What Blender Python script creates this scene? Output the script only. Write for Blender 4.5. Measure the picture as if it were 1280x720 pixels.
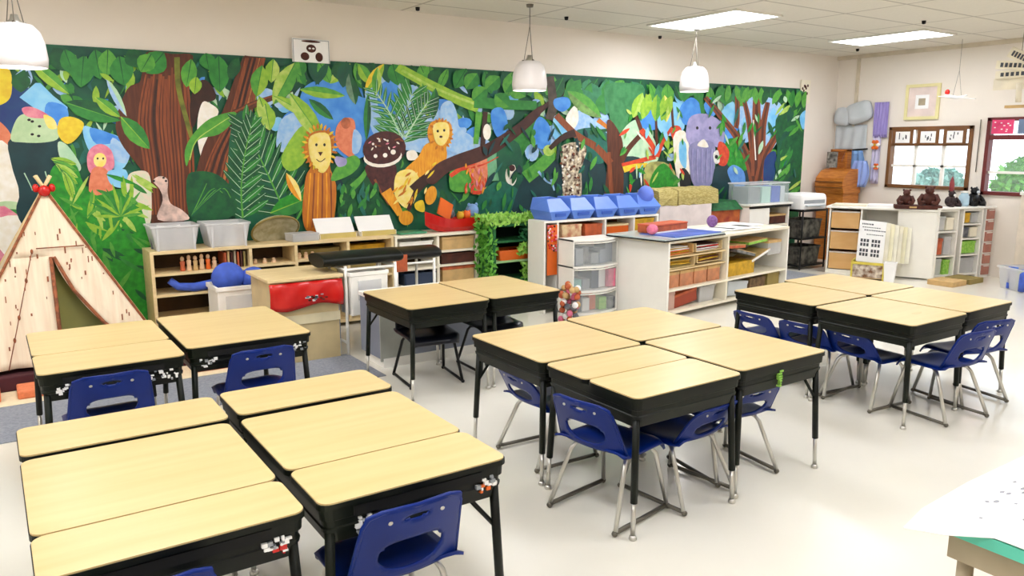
import bpy, bmesh, math, random
from mathutils import Vector, Matrix
R = math.radians
rng = random.Random(7)
for o in list(bpy.data.objects): bpy.data.objects.remove(o)
scn = bpy.context.scene
COL = scn.collection
# ------------------------------------------------------------------ camera, world, exposure
CAM_H, F_PX, PITCH, YAW = 1.62, 970.0, 10.35, 34.0
cd = bpy.data.cameras.new('camera'); cam = bpy.data.objects.new('camera', cd); COL.objects.link(cam)
cam.location = (0, 0, CAM_H); cam.rotation_euler = (R(90 - PITCH), 0, R(-YAW))
cd.sensor_width = 36; cd.lens = F_PX / 1280 * 36; cd.clip_start = .05; cd.clip_end = 200
scn.camera = cam
w = bpy.data.worlds.new('sky'); scn.world = w; w.use_nodes = True
wb = w.node_tree.nodes['Background']; wb.inputs[0].default_value = (.82, .92, 1, 1); wb.inputs[1].default_value = 3.0
scn.view_settings.view_transform = 'Standard'; scn.view_settings.look = 'None'
scn.view_settings.gamma = 1; scn.view_settings.use_curve_mapping = False
scn.view_settings.exposure = 0.0
LAMP = 16.6          # strength of the ceiling panels
D, XR, ZC = 7.0, 10.44, 2.89        # mural wall, window wall, ceiling height
XL, YB = -2.6, -2.4                 # the two walls behind the viewer

# ------------------------------------------------------------------ measuring helpers (photo direction -> point in the room)
_p, _y = R(PITCH), R(YAW)
_fw = Vector((math.sin(_y)*math.cos(_p), math.cos(_y)*math.cos(_p), -math.sin(_p)))
_rt = Vector((math.cos(_y), -math.sin(_y), 0)); _up = _rt.cross(_fw)
def ray(x, y): return (x-640)/F_PX*_rt - (y-360)/F_PX*_up + _fw
C0 = Vector((0, 0, CAM_H))
def atz(x, y, z): d = ray(x, y); return C0 + d*((z-CAM_H)/d.z)
def aty(x, y, Y): d = ray(x, y); return C0 + d*(Y/d.y)
def atx(x, y, X): d = ray(x, y); return C0 + d*(X/d.x)

# ------------------------------------------------------------------ materials
MATS = {}
def lin(c):
    return tuple(((v/255)/12.92 if v/255 <= .04045 else ((v/255+.055)/1.055)**2.4) for v in c)
def mat(name, rgb, rough=.5, metal=0, var=.08, scale=6, emit=0, trans=0, alpha=1, rgb2=None, stretch=(1, 1, 1), detail=3, bump=0, coat=0, spec=.5):
    if name in MATS: return MATS[name]
    m = bpy.data.materials.new(name); m.use_nodes = True; nt = m.node_tree; b = nt.nodes['Principled BSDF']
    tc = nt.nodes.new('ShaderNodeTexCoord'); mp = nt.nodes.new('ShaderNodeMapping'); mp.inputs['Scale'].default_value = stretch
    nz = nt.nodes.new('ShaderNodeTexNoise'); nz.inputs['Scale'].default_value = scale; nz.inputs['Detail'].default_value = detail
    cr = nt.nodes.new('ShaderNodeValToRGB')
    c = lin(rgb)
    if rgb2: a, d_ = c, lin(rgb2)
    else: a = tuple(v*(1-var) for v in c); d_ = tuple(min(1, v*(1+var)) for v in c)
    cr.color_ramp.elements[0].position = .35; cr.color_ramp.elements[1].position = .65
    cr.color_ramp.elements[0].color = (*a, 1); cr.color_ramp.elements[1].color = (*d_, 1)
    nt.links.new(tc.outputs['Object'], mp.inputs[0]); nt.links.new(mp.outputs[0], nz.inputs['Vector'])
    nt.links.new(nz.outputs['Fac'], cr.inputs[0]); nt.links.new(cr.outputs[0], b.inputs['Base Color'])
    b.inputs['Roughness'].default_value = rough; b.inputs['Metallic'].default_value = metal; b.inputs['Specular IOR Level'].default_value = spec
    if coat: b.inputs['Coat Weight'].default_value = coat; b.inputs['Coat Roughness'].default_value = .08
    if trans: b.inputs['Transmission Weight'].default_value = trans
    if alpha < 1: b.inputs['Alpha'].default_value = alpha
    if emit:
        b.inputs['Emission Strength'].default_value = emit; nt.links.new(cr.outputs[0], b.inputs['Emission Color'])
    if bump:
        bp = nt.nodes.new('ShaderNodeBump'); bp.inputs['Strength'].default_value = bump; bp.inputs['Distance'].default_value = .01
        nt.links.new(nz.outputs['Fac'], bp.inputs['Height']); nt.links.new(bp.outputs[0], b.inputs['Normal'])
    MATS[name] = m; return m
M_lam = mat('maple laminate', (212, 184, 128), .3, 0, rgb2=(219, 194, 141), spec=.3, scale=3, stretch=(.5, 5, 1), detail=5)
M_black = mat('black plastic', (12, 14, 11), .4, rgb2=(20, 26, 15), scale=4, spec=.22)
M_blackm = mat('black metal', (14, 14, 14), .35, spec=.3)
M_chrome = mat('chrome', (205, 203, 196), .28, .85, scale=3)
M_rail = mat('dark steel', (104, 100, 90), .38, .6)
M_navy = mat('navy plastic', (2, 32, 108), .34, rgb2=(3, 40, 126), scale=3, spec=.25)
M_bchair = mat('black chair plastic', (20, 22, 34), .3)
M_white = mat('white laminate', (246, 243, 234), .5, var=.015)
M_ivory = mat('ivory laminate', (242, 234, 212), .5, var=.03)
M_wood = mat('birch wood', (226, 200, 148), .5, rgb2=(238, 214, 164), scale=5, stretch=(1, 6, 6))
M_oak = mat('honey oak', (176, 102, 34), .4, rgb2=(206, 130, 52), scale=6, stretch=(1, 1, 8))
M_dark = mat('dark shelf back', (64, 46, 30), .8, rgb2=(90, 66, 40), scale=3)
M_olive = mat('olive board', (146, 128, 70), .7, var=.1)
M_paper = mat('paper', (246, 245, 243), .7, var=.01)
M_ink = mat('printed ink', (70, 72, 78), .7)
M_grey = mat('grey plastic', (150, 154, 158), .5)
M_slate = mat('slate blue panel', (136, 142, 156), .6, var=.05)
M_red = mat('red plastic', (196, 22, 22), .25, rgb2=(210, 34, 24))
M_orange = mat('orange plastic', (228, 104, 30), .4)
M_blue = mat('bin blue plastic', (84, 124, 214), .35, rgb2=(96, 138, 224), scale=3)
M_royal = mat('royal blue fabric', (66, 96, 196), .7, var=.15, scale=14)
M_clear = mat('clear plastic', (226, 230, 230), .25, alpha=.35, var=.05)
M_frost = mat('frosted plastic', (238, 238, 238), .35, alpha=.48, var=.05)
M_amber = mat('amber drawer plastic', (222, 170, 104), .35, rgb2=(232, 186, 124), scale=3, stretch=(1, 1, 3))
M_tan = mat('tan cardboard', (204, 168, 112), .7, var=.12, scale=12)
M_brown = mat('brown felt', (74, 34, 22), .8, var=.3, scale=14)
M_mustard = mat('mustard paper', (204, 160, 30), .6, var=.2, scale=14)
M_terra = mat('terracotta paper', (190, 92, 52), .6, var=.2, scale=14)
M_pink = mat('pink paper', (232, 120, 150), .6, var=.15, scale=20)
M_green = mat('leaf green', (70, 150, 40), .6, rgb2=(120, 190, 70), scale=30)
M_dgreen = mat('deep green fabric', (16, 84, 44), .7, rgb2=(30, 110, 56), scale=16)
M_lgreen = mat('lime green leaves', (120, 190, 60), .6, rgb2=(170, 214, 100), scale=40)
M_teal = mat('teal vinyl', (92, 200, 172), .4, var=.05)
M_straw = mat('straw', (206, 192, 128), .9, rgb2=(168, 150, 84), scale=30, stretch=(1, 1, 4), bump=.8)
M_skin = mat('pale wood figure', (228, 190, 150), .6, var=.12)
M_tent = mat('tent canvas', (240, 226, 198), .85, rgb2=(232, 210, 180), scale=5, stretch=(7, 1, .5), detail=6)
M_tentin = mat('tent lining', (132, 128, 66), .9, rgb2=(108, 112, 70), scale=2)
M_bark = mat('brown trim', (168, 96, 60), .8, rgb2=(120, 70, 44), scale=30)
M_maroon = mat('maroon mat', (72, 26, 34), .8)
M_lav = mat('lavender fabric', (140, 124, 190), .8, rgb2=(170, 156, 214), scale=10, stretch=(6, 6, .4))
M_sky = mat('sky blue fabric', (120, 156, 204), .8, var=.12)
M_pgrey = mat('pale grey fabric', (196, 202, 206), .8, var=.04)
M_winwood = mat('stained window wood', (120, 78, 40), .5, var=.1)
M_winred = mat('dark red window wood', (104, 34, 32), .5, var=.1)
M_wire = mat('grey wire', (120, 114, 104), .4, .5)
M_yel = mat('pale yellow mat board', (228, 218, 160), .7, var=.04)
M_carpet = mat('grey blue carpet', (132, 136, 146), .95, rgb2=(150, 154, 162), scale=60, bump=.2)
M_beige = mat('beige rug', (232, 216, 180), .95, var=.05, scale=40)
M_coral = mat('coral rug block', (226, 128, 84), .95, var=.1, scale=30)
M_shade = mat('milky glass', (236, 232, 232), .3, var=.01, alpha=.85)
M_taupe = mat('taupe box', (168, 154, 128), .7)
M_plum = mat('purple plush', (130, 90, 150), .8, var=.3, scale=30)
M_speck = mat('grey mixed contents', (140, 138, 140), .6, rgb2=(70, 76, 84), scale=14)
M_speck2 = mat('warm mixed contents', (190, 120, 90), .6, rgb2=(226, 204, 160), scale=16)

# ------------------------------------------------------------------ mesh builder
class MB:
    def __init__(s): s.v, s.f, s.m, s.cur, s.mats, s.sm = [], [], [], 0, [], []
    def use(s, m):
        if m not in s.mats: s.mats.append(m)
        s.cur = s.mats.index(m); return s
    def add(s, vs, fs, smooth=False):
        n = len(s.v); s.v += [tuple(v) for v in vs]
        for f in fs: s.f.append([i+n for i in f]); s.m.append(s.cur); s.sm.append(smooth)
        return s
    def box(s, x0, x1, y0, y1, z0, z1, M=None):
        vs = [Vector(p) for p in ((x0,y0,z0),(x1,y0,z0),(x1,y1,z0),(x0,y1,z0),(x0,y0,z1),(x1,y0,z1),(x1,y1,z1),(x0,y1,z1))]
        if M: vs = [M @ v for v in vs]
        return s.add(vs, [(3,2,1,0),(4,5,6,7),(0,1,5,4),(1,2,6,5),(2,3,7,6),(3,0,4,7)])
    def loft(s, rings, cap=True, closed=True, smooth=False):
        n = len(rings[0]); vs = [p for r in rings for p in r]; fs = []
        for i in range(len(rings)-1):
            for j in range(n if closed else n-1):
                k = (j+1) % n; fs.append((i*n+j, i*n+k, (i+1)*n+k, (i+1)*n+j))
        s.add(vs, fs, smooth)
        if cap and closed:
            m = len(s.v) - len(vs)
            s.f.append([m+j for j in reversed(range(n))]); s.m.append(s.cur); s.sm.append(False)
            s.f.append([m+(len(rings)-1)*n+j for j in range(n)]); s.m.append(s.cur); s.sm.append(False)
        return s
    def tube(s, pts, r, seg=8, r2=None):
        pts = [Vector(p) for p in pts]; rings = []; N = len(pts); prev = None
        for i, p in enumerate(pts):
            t = (pts[min(i+1, N-1)] - pts[max(i-1, 0)]).normalized()
            a = prev if prev is not None else (Vector((0,0,1)) if abs(t.z) < .9 else Vector((1,0,0)))
            u = (a - t*a.dot(t)).normalized(); v = t.cross(u); prev = u
            rr = r if r2 is None else r + (r2-r)*i/max(1, N-1)
            rings.append([p + (u*math.cos(k*math.tau/seg) + v*math.sin(k*math.tau/seg))*rr for k in range(seg)])
        return s.loft(rings, smooth=True)
    def lathe(s, prof, seg=24, c=(0,0,0), cap=False):
        c = Vector(c)
        return s.loft([[c+Vector((r*math.cos(k*math.tau/seg), r*math.sin(k*math.tau/seg), z)) for k in range(seg)] for r, z in prof], cap=cap, smooth=True)
    def sph(s, c, rx, ry=None, rz=None, seg=14, rg=9):
        ry = rx if ry is None else ry; rz = rx if rz is None else rz; c = Vector(c)
        return s.loft([[c+Vector((rx*math.sin(t)*math.cos(k*math.tau/seg), ry*math.sin(t)*math.sin(k*math.tau/seg), -rz*math.cos(t))) for k in range(seg)]
                       for t in [max(.03, min(math.pi-.03, math.pi*i/rg)) for i in range(rg+1)]], smooth=True)
    def prism(s, outline, z0, z1):        # outline in xy
        return s.loft([[Vector((x, y, z0)) for x, y in outline], [Vector((x, y, z1)) for x, y in outline]])
    def plate(s, outline, P, th):         # outline (u,v) -> P(u,v); thickness vector th
        th = Vector(th); a = [Vector(P(u, v)) for u, v in outline]
        return s.loft([a, [q+th for q in a]])
    def build(s, name, m=None, parent=None, bevel=0, smooth=False, solid=0, subsurf=0, loc=None):
        me = bpy.data.meshes.new(name); me.from_pydata(s.v, [], s.f)
        if m: s.mats = [m]; 
        for q in s.mats: me.materials.append(q)
        if not m: me.polygons.foreach_set('material_index', s.m)
        me.polygons.foreach_set('use_smooth', [smooth or b for b in s.sm]); me.update()
        bm = bmesh.new(); bm.from_mesh(me)
        if solid: bmesh.ops.remove_doubles(bm, verts=bm.verts, dist=2e-5)
        bmesh.ops.recalc_face_normals(bm, faces=bm.faces); bm.to_mesh(me); bm.free()
        o = bpy.data.objects.new(name, me); COL.objects.link(o)
        if parent: o.parent = parent
        if loc is not None: o.location = loc
        if bevel:
            b = o.modifiers.new('bevel', 'BEVEL'); b.width = bevel; b.segments = 2; b.limit_method = 'ANGLE'; b.angle_limit = R(40)
        if solid: q = o.modifiers.new('solid', 'SOLIDIFY'); q.thickness = solid; q.offset = 0
        if subsurf: q = o.modifiers.new('sub', 'SUBSURF'); q.levels = q.render_levels = subsurf
        return o
def Bx(name, m, parent, x0, x1, y0, y1, z0, z1, bevel=0, M=None):
    return MB().box(x0, x1, y0, y1, z0, z1, M).build(name, m, parent, bevel)
def tag(o, label, cat, group=None):
    o['label'] = label; o['category'] = cat
    if group: o['group'] = group
    return o
def thing(name, label, cat, loc=(0,0,0), rz=0, group=None):
    o = bpy.data.objects.new(name, None); COL.objects.link(o); o.empty_display_size = .1
    o.location = loc; o.rotation_euler = (0, 0, rz); return tag(o, label, cat, group)
def struct(name, mb, m=None, **k):
    o = mb.build(name, m, **k); o['kind'] = 'structure'; return o
KIDS = {}
def dup(root, loc, rz, label=None):
    def rec(o, par):
        c = o.copy(); COL.objects.link(c); c.parent = par
        for ch in [x for x in bpy.data.objects if x.parent == o]: rec(ch, c)
        return c
    r = rec(root, None); r.location = loc; r.rotation_euler = (0, 0, rz)
    if label: r['label'] = label
    return r
def rrect(x0, x1, y0, y1, r, n=5):
    out = []
    for cx, cy, a in ((x1-r, y1-r, 0), (x0+r, y1-r, 90), (x0+r, y0+r, 180), (x1-r, y0+r, 270)):
        for k in range(n+1):
            t = R(a + 90*k/n); out.append((cx + r*math.cos(t), cy + r*math.sin(t)))
    return out

# ================================================================== THE ROOM
M_floor = mat('cream vinyl floor', (234, 230, 216), .2, rgb2=(239, 235, 223), scale=1.2, detail=4, coat=.25)
M_wall = mat('cream painted wall', (236, 227, 215), .8, rgb2=(239, 230, 218), scale=2)
struct('floor', MB().box(XL, XR+.02, YB, D+.02, -.1, 0), M_floor)
def ceiling_mat():
    m = bpy.data.materials.new('ceiling tiles'); m.use_nodes = True; nt = m.node_tree; b = nt.nodes['Principled BSDF']
    tc = nt.nodes.new('ShaderNodeTexCoord'); sx = nt.nodes.new('ShaderNodeSeparateXYZ'); nt.links.new(tc.outputs['Object'], sx.inputs[0])
    def line(axis, size, off):
        a = nt.nodes.new('ShaderNodeMath'); a.operation = 'ADD'; a.inputs[1].default_value = off; nt.links.new(sx.outputs[axis], a.inputs[0])
        q = nt.nodes.new('ShaderNodeMath'); q.operation = 'PINGPONG'; q.inputs[1].default_value = size/2; nt.links.new(a.outputs[0], q.inputs[0])
        g = nt.nodes.new('ShaderNodeMath'); g.operation = 'LESS_THAN'; g.inputs[1].default_value = .013; nt.links.new(q.outputs[0], g.inputs[0]); return g
    mx = nt.nodes.new('ShaderNodeMath'); mx.operation = 'MAXIMUM'
    nt.links.new(line(0, 1.22, GX).outputs[0], mx.inputs[0]); nt.links.new(line(1, .61, GY).outputs[0], mx.inputs[1])
    nz = nt.nodes.new('ShaderNodeTexNoise'); nz.inputs['Scale'].default_value = 40; nt.links.new(tc.outputs['Object'], nz.inputs['Vector'])
    cr = nt.nodes.new('ShaderNodeValToRGB'); cr.color_ramp.elements[0].color = (*lin((224, 217, 203)), 1); cr.color_ramp.elements[1].color = (*lin((234, 228, 214)), 1)
    nt.links.new(nz.outputs['Fac'], cr.inputs[0])
    mc = nt.nodes.new('ShaderNodeMix'); mc.data_type = 'RGBA'; mc.inputs[7].default_value = (*lin((190, 182, 168)), 1)
    nt.links.new(mx.outputs[0], mc.inputs[0]); nt.links.new(cr.outputs[0], mc.inputs[6]); nt.links.new(mc.outputs[2], b.inputs['Base Color'])
    b.inputs['Roughness'].default_value = .9; return m
GX, GY = .21, .14
struct('ceiling', MB().box(XL, XR+.02, YB, D+.02, ZC, ZC+.1), ceiling_mat())
struct('wall_mural', MB().box(XL, XR+.15, D, D+.15, 0, ZC+.1), M_wall)
struct('wall_left', MB().box(XL-.15, XL, YB, D, 0, ZC), M_wall)
struct('wall_back', MB().box(XL, XR+.15, YB-.15, YB, 0, ZC), M_wall)
# window wall with two openings
W1 = (5.03, 6.14, 1.06, 1.88); W2 = (3.0, 4.87, 1.02, 1.97)
wm = MB()
for y0, y1, z0, z1 in ((YB, W2[0], 0, ZC), (W2[1], W1[0], 0, ZC), (W1[1], D, 0, ZC), (W2[0], W2[1], 0, W2[2]), (W2[0], W2[1], W2[3], ZC), (W1[0], W1[1], 0, W1[2]), (W1[0], W1[1], W1[3], ZC)):
    wm.box(XR, XR+.14, y0, y1, z0, z1)
struct('wall_window', wm, M_wall)
struct('trim_1', MB().box(XR-.05, XR, YB, D, ZC-.05, ZC-.0), mat('conduit paint', (214, 202, 180), .6))
struct('trim_2', MB().box(XR-.03, XR, 6.66, 6.70, 1.9, ZC-.05), MATS['conduit paint'])
struct('trim_3', MB().box(XR-.012, XR, D-.9, D, ZC-.045, ZC-.02), MATS['conduit paint'])

M_glass = mat('window glass', (235, 245, 248), .05, alpha=.12, var=.01)
def window(name, W, m, muntins, rail):
    y0, y1, z0, z1 = W; x0, x1 = XR-.03, XR+.08
    f = MB(); t = .045
    f.box(x0, x1, y0, y0+t, z0, z1).box(x0, x1, y1-t, y1, z0, z1).box(x0, x1, y0, y1, z0, z0+t).box(x0, x1, y0, y1, z1-t, z1)
    o = struct(name, f, m, bevel=.004)
    mm = MB().use(M_white)
    for k in range(1, muntins): 
        yy = y0+(y1-y0)*k/muntins; mm.box(XR+.02, XR+.06, yy-.02, yy+.02, z0+t, z1-t)
    mm.box(XR+.02, XR+.055, y0+t, y1-t, rail-.015, rail+.015)
    b = mm.build('window_muntin', None, o)
    MB().box(XR+.06, XR+.066, y0+t, y1-t, z0+t, z1-t).build('window_pane', M_glass, o)
    return o
w1 = window('window_1', W1, M_winwood, 3, 1.36)
w2 = window('window_2', W2, M_winred, 3, 1.3)
MB().box(XR-.02, XR+.06, W1[0], W1[1], 1.625, 1.66).build('transom_bar', M_winwood, w1)
MB().box(XR-.02, XR+.06, W2[0], W2[1], 1.70, 1.755).build('transom_bar', M_winred, w2)
# outdoors beyond the window wall
struct('ground_outside', MB().box(XR+.2, XR+14, -8, 16, -.15, -.05), mat('pale paving', (214, 214, 204), .9))
def shrub(name, label, c, r, n, m, seed):
    g = random.Random(seed); mb = MB()
    for i in range(n):
        a, b_, q = g.random()*math.tau, g.uniform(-.7, 1), g.uniform(.6, 1)
        s_ = math.sqrt(max(0, 1-b_*b_)); p = Vector((c[0]+r*q*s_*math.cos(a), c[1]+r*q*s_*math.sin(a), c[2]+r*.8*q*b_))
        u = Vector((g.uniform(-1, 1), g.uniform(-1, 1), g.uniform(-1, 1))).normalized()*.09; v = u.cross(Vector((g.random(), g.random(), 1))).normalized()*.045
        mb.add([p-u, p+v, p+u, p-v], [(0, 1, 2, 3)])
    t = thing(name, label, 'bush', (c[0], c[1], 0))
    for i, vv in enumerate(mb.v): mb.v[i] = (vv[0]-c[0], vv[1]-c[1], vv[2])
    mb.build('foliage', m, t); MB().tube([(0, 0, -.05), (.03, 0, c[2]*.5), (0, 0, c[2])], .06, 8).build('stem', M_bark, t)
shrub('garden_bush', 'green leafy bush outside the dark red framed window', (13.2, 5.35, 1.0), .62, 1500, M_green, 3)
shrub('garden_bush', 'smaller bluish green bush outside the brown framed window', (13.4, 6.95, .95), .4, 700, mat('blue green leaves', (120, 170, 160), .7, rgb2=(160, 200, 190), scale=30), 4)

# ------------------------------------------------------------------ ceiling lights
M_panel = mat('lit diffuser', (246, 248, 255), .6, emit=LAMP, var=.005)
M_frame = mat('white enamel', (236, 232, 222), .4)
LX0, LY0, PW, PD = 5.95, 5.13, .61, 1.22
spots = [(6.32, 5.72), (9.05, 5.42), (3.4, 4.3), (.6, 4.9), (5.6, 3.0), (8.6, 2.2), (.8, 2.2), (3.4, 1.2), (.6, -.6), (6.2, -.6), (-1.7, 4.6), (-1.7, 1.4)]  # unseen panels after the first pair; those toward the mural added to even its light
names = ['nearer the mural wall pendants, third tile row', 'nearest the corner above the windows']
for i, (x, y) in enumerate(spots):
    lab = ['bright recessed ceiling panel light above the white shelving, nearer the viewer of two seen',
           'bright recessed ceiling panel light near the windows, farther of the two seen'][i] if i < 2 else 'unseen ceiling panel light assumed over the desks, out of the picture'
    t = thing('ceiling_light', lab, 'ceiling light', (x, y, ZC), 0, 'recessed ceiling panel lights' if i < 2 else 'ceiling panel lights overhead')
    a, b = .33, .62
    if i < 2: a, b = (.34, .60)
    f = MB().box(-a, a, -b, -b+.03, -.02, -.001).box(-a, a, b-.03, b, -.02, -.001).box(-a, -a+.03, -b+.03, b-.03, -.02, -.001).box(a-.03, a, -b+.03, b-.03, -.02, -.001).box(-a+.03, a-.03, -.012, .012, -.02, -.001)
    f.build('light_frame', M_frame, t)
    for s in (-1, 1): Bx('diffuser', M_panel, t, -a+.03, a-.03, min(s*.012, s*(b-.03)), max(s*.012, s*(b-.03)), -.014, -.002)

# ================================================================== MURAL (one painted panel on the wall)
class Paint:
    def __init__(s): s.mb = MB(); s.k = 0
    def P(s, x, y, dz=0):
        q = aty(x, y, D); return Vector((q.x, D - .012 - s.k*.00002, q.z))
    def clipz(s, v): return Vector((min(max(v.x, -.55), 9.66), v.y, min(max(v.z, .12), 2.375+.004*v.x)))
    def poly(s, pts, m, smooth=True):
        if smooth:
            o = []; n = len(pts)
            for i in range(n):
                a, b, c, d = [Vector(pts[(i+j) % n]) for j in (-1, 0, 1, 2)]
                for t in (0, .25, .5, .75):
                    o.append(.5*((2*b)+(c-a)*t+(2*a-5*b+4*c-d)*t*t+(3*b-a-3*c+d)*t**3))
            pts = [(p.x, p.y) for p in o]
        s.k += 1; s.mb.use(m); vs = [s.clipz(s.P(x, y)) for x, y in pts]
        s.mb.add(vs, [list(range(len(vs)))])
    def ell(s, x, y, rx, ry, m, a=0, n=20):
        ca, sa = math.cos(R(a)), math.sin(R(a))
        s.poly([(x+rx*math.cos(t)*ca-ry*math.sin(t)*sa, y+rx*math.cos(t)*sa+ry*math.sin(t)*ca) for t in [k*math.tau/n for k in range(n)]], m, False)
    def stroke(s, pts, w0, w1, m, sub=4):
        P = [Vector(p) for p in pts]; Q = []
        for i in range(len(P)-1):
            a, b, c, d = P[max(0, i-1)], P[i], P[i+1], P[min(len(P)-1, i+2)]
            for k in range(sub):
                t = k/sub; Q.append(.5*((2*b)+(c-a)*t+(2*a-5*b+4*c-d)*t*t+(3*b-a-3*c+d)*t**3))
        Q.append(P[-1]); L, Rr = [], []
        for i, q in enumerate(Q):
            t = (Q[min(i+1, len(Q)-1)]-Q[max(i-1, 0)]); t = t.normalized() if t.length else Vector((1, 0))
            n = Vector((-t.y, t.x)); wd = (w0+(w1-w0)*i/(len(Q)-1))/2
            L.append(q+n*wd); Rr.append(q-n*wd)
        s.poly([(p.x, p.y) for p in L+Rr[::-1]], m, False)
    def leaf(s, x, y, L, W, a, m, m2=None, vein=None):
        d = Vector((math.cos(R(a)), math.sin(R(a)))); n = Vector((-d.y, d.x)); o = Vector((x, y))
        prof = [(0, 0), (.15, .55), (.35, .95), (.55, 1), (.75, .75), (.9, .38), (1, 0)]
        up = [o+d*L*t+n*W/2*h for t, h in prof]; dn = [o+d*L*t-n*W/2*h for t, h in prof]
        s.poly([(p.x, p.y) for p in up+dn[-2:0:-1]], m, False)
        if m2: s.poly([(p.x, p.y) for p in up] , m2, False)
        if vein: s.stroke([tuple(o), tuple(o+d*L*.95)], max(.8, W*.06), .4, vein, 1)
    def frond(s, pts, L0, L1, w, n, m, vein=None, spread=55, sides=(1, -1)):
        P = [Vector(p) for p in pts]
        for i in range(n):
            t = i/(n-1); f = t*(len(P)-1); j = min(int(f), len(P)-2); q = P[j].lerp(P[j+1], f-j); d = (P[j+1]-P[j]).normalized()
            a0 = math.degrees(math.atan2(d.y, d.x)); L = L0+(L1-L0)*t
            for sg in sides: s.leaf(q.x, q.y, L, w, a0+sg*(spread*(1-.4*t)), m, None, vein)
        if vein: s.stroke(pts, 2.2, .8, vein)
def pm(name, c, c2=None, scale=7, st=(1, 1, 1)): return mat('paint '+name, c, .55, rgb2=c2 or tuple(int(v*.74) for v in c), scale=scale*2, stretch=st, detail=5)
G0 = pm('forest', (8, 74, 58), (14, 96, 62), 3); G1 = pm('deep green', (20, 98, 48), (10, 76, 46), 8); G2 = pm('mid green', (52, 142, 56), (38, 122, 50), 9)
G3 = pm('fresh green', (96, 172, 60), (70, 150, 56), 10); G4 = pm('lime', (160, 200, 60), (128, 182, 52), 10); G5 = pm('pale lime', (192, 214, 110), (150, 196, 70), 10)
G6 = pm('bright bush', (44, 158, 40), (28, 128, 34), 12); GP = pm('mint line', (170, 214, 178), (200, 228, 196)); SP = pm('spruce', (14, 60, 66), (10, 48, 56), 4)
B1 = pm('sky', (110, 190, 240), (150, 212, 246), 4); B2 = pm('azure', (56, 134, 226), (84, 158, 236), 5); B3 = pm('navy', (20, 50, 118), (16, 70, 120), 4); B4 = pm('pale sky', (176, 208, 240), (140, 188, 238), 9)
T1 = pm('trunk', (98, 48, 26), (76, 36, 20), 7, (3, 1, .4)); T2 = pm('trunk light', (148, 78, 40), (120, 58, 32), 9, (4, 1, .3)); T3 = pm('trunk dark', (62, 32, 24), (50, 26, 20), 6)
O1 = pm('orange', (224, 142, 30), (240, 170, 40), 10, (3, 1, .6)); O2 = pm('amber brown', (188, 104, 28), (208, 128, 30), 9, (4, 1, .4)); Y1 = pm('warm yellow', (246, 222, 104), (250, 230, 150), 9); Y2 = pm('yellow', (238, 214, 52), (226, 190, 40), 9)
RD = pm('scarlet', (206, 52, 32), (226, 84, 40), 9); SA = pm('salmon', (232, 140, 104), (220, 120, 84), 12); PK = pm('rose', (232, 150, 164), (216, 110, 140), 10); CR = pm('cream', (240, 232, 214), (250, 246, 238), 9)
LV = pm('lavender', (150, 148, 196), (176, 168, 214), 6); DB = pm('dark brown', (60, 24, 26), (84, 36, 36), 12); WH = pm('white', (246, 246, 240)); BK = pm('black', (26, 26, 30)); PG = pm('pale mint', (196, 220, 176), (176, 208, 158), 9)
SPK = mat('paint speckle', (240, 226, 196), .6, rgb2=(90, 60, 40), scale=22, detail=1)
p = Paint()
# board
p.mb.use(G0).box(-.55, 9.66, D-.011, D-.001, .12, 2.37)
p.mb.add([(-.55, D-.0115, .12), (9.66, D-.0115, .12), (9.66, D-.0115, 2.412), (-.55, D-.0115, 2.371)], [(0, 1, 2, 3)])
g = random.Random(11)
GT = pm('teal leafage', (34, 116, 96), (26, 96, 88))
# undergrowth and canopy filling the dark ground
for k in range(900):
    x = g.uniform(-5, 1005); top = 56+(x-50)*.0655 if x < 400 else 78+(x-400)*.058
    y = top+g.uniform(4, 175); a = g.uniform(40, 130) if g.random() < .6 else g.uniform(0, 180)
    dark = y > top+95
    m = g.choice((G1, G2, G1, GT, SP, G3) if dark else (G1, G2, G2, G3, G4, B4, B4, GT, GP, B2))
    p.leaf(x, y, g.uniform(10, 30), g.uniform(3, 12), a, m, g.choice((None, G1, G2)) if m in (G2, G3) else None)
for k in range(46):
    x, y = g.uniform(300, 1000), g.uniform(120, 190); p.ell(x, y, g.uniform(5, 12), g.uniform(7, 16), g.choice((B1, B2, B4, B4)), g.uniform(0, 180), 12)
# --- left part: background patches
p.poly([(-8, 120), (14, 108), (40, 118), (40, 190), (10, 180), (-8, 170)], B3); p.poly([(-8, 90), (12, 88), (14, 118), (4, 130), (-8, 128)], Y2)
p.poly([(44, 104), (50, 104), (66, 120), (84, 134), (82, 156), (60, 148), (24, 122)], B1, False); p.poly([(60, 128), (82, 134), (84, 152), (70, 158), (56, 144)], B2)
p.poly([(-8, 150), (8, 160), (16, 176), (14, 190), (-8, 186)], SA); p.poly([(-8, 186), (14, 188), (24, 250), (20, 300), (-8, 310)], CR); p.poly([(-8, 256), (20, 252), (26, 264), (24, 300), (-8, 290)], PG)
p.poly([(-8, 262), (24, 262), (24, 270), (-8, 272)], G2); p.poly([(-8, 270), (22, 268), (50, 300), (60, 420), (-8, 430)], PK)
p.poly([(-8, 275), (30, 272), (50, 320), (30, 340), (-8, 300)], CR)
p.poly([(14, 172), (72, 172), (70, 200), (60, 228), (58, 250), (50, 280), (30, 282), (20, 262), (24, 240), (14, 205)], SP)
p.poly([(13, 174), (20, 150), (32, 142), (56, 143), (68, 152), (73, 172), (56, 178), (28, 178)], PG); p.poly([(27, 136), (40, 134), (60, 144), (54, 148), (34, 146)], PK); p.poly([(54, 144), (66, 148), (71, 160), (60, 160)], Y1)
for x, y in ((40, 152), (49, 158), (40, 168), (48, 170), (36, 150)): p.ell(x, y, 2.2, 1.6, BK)
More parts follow.
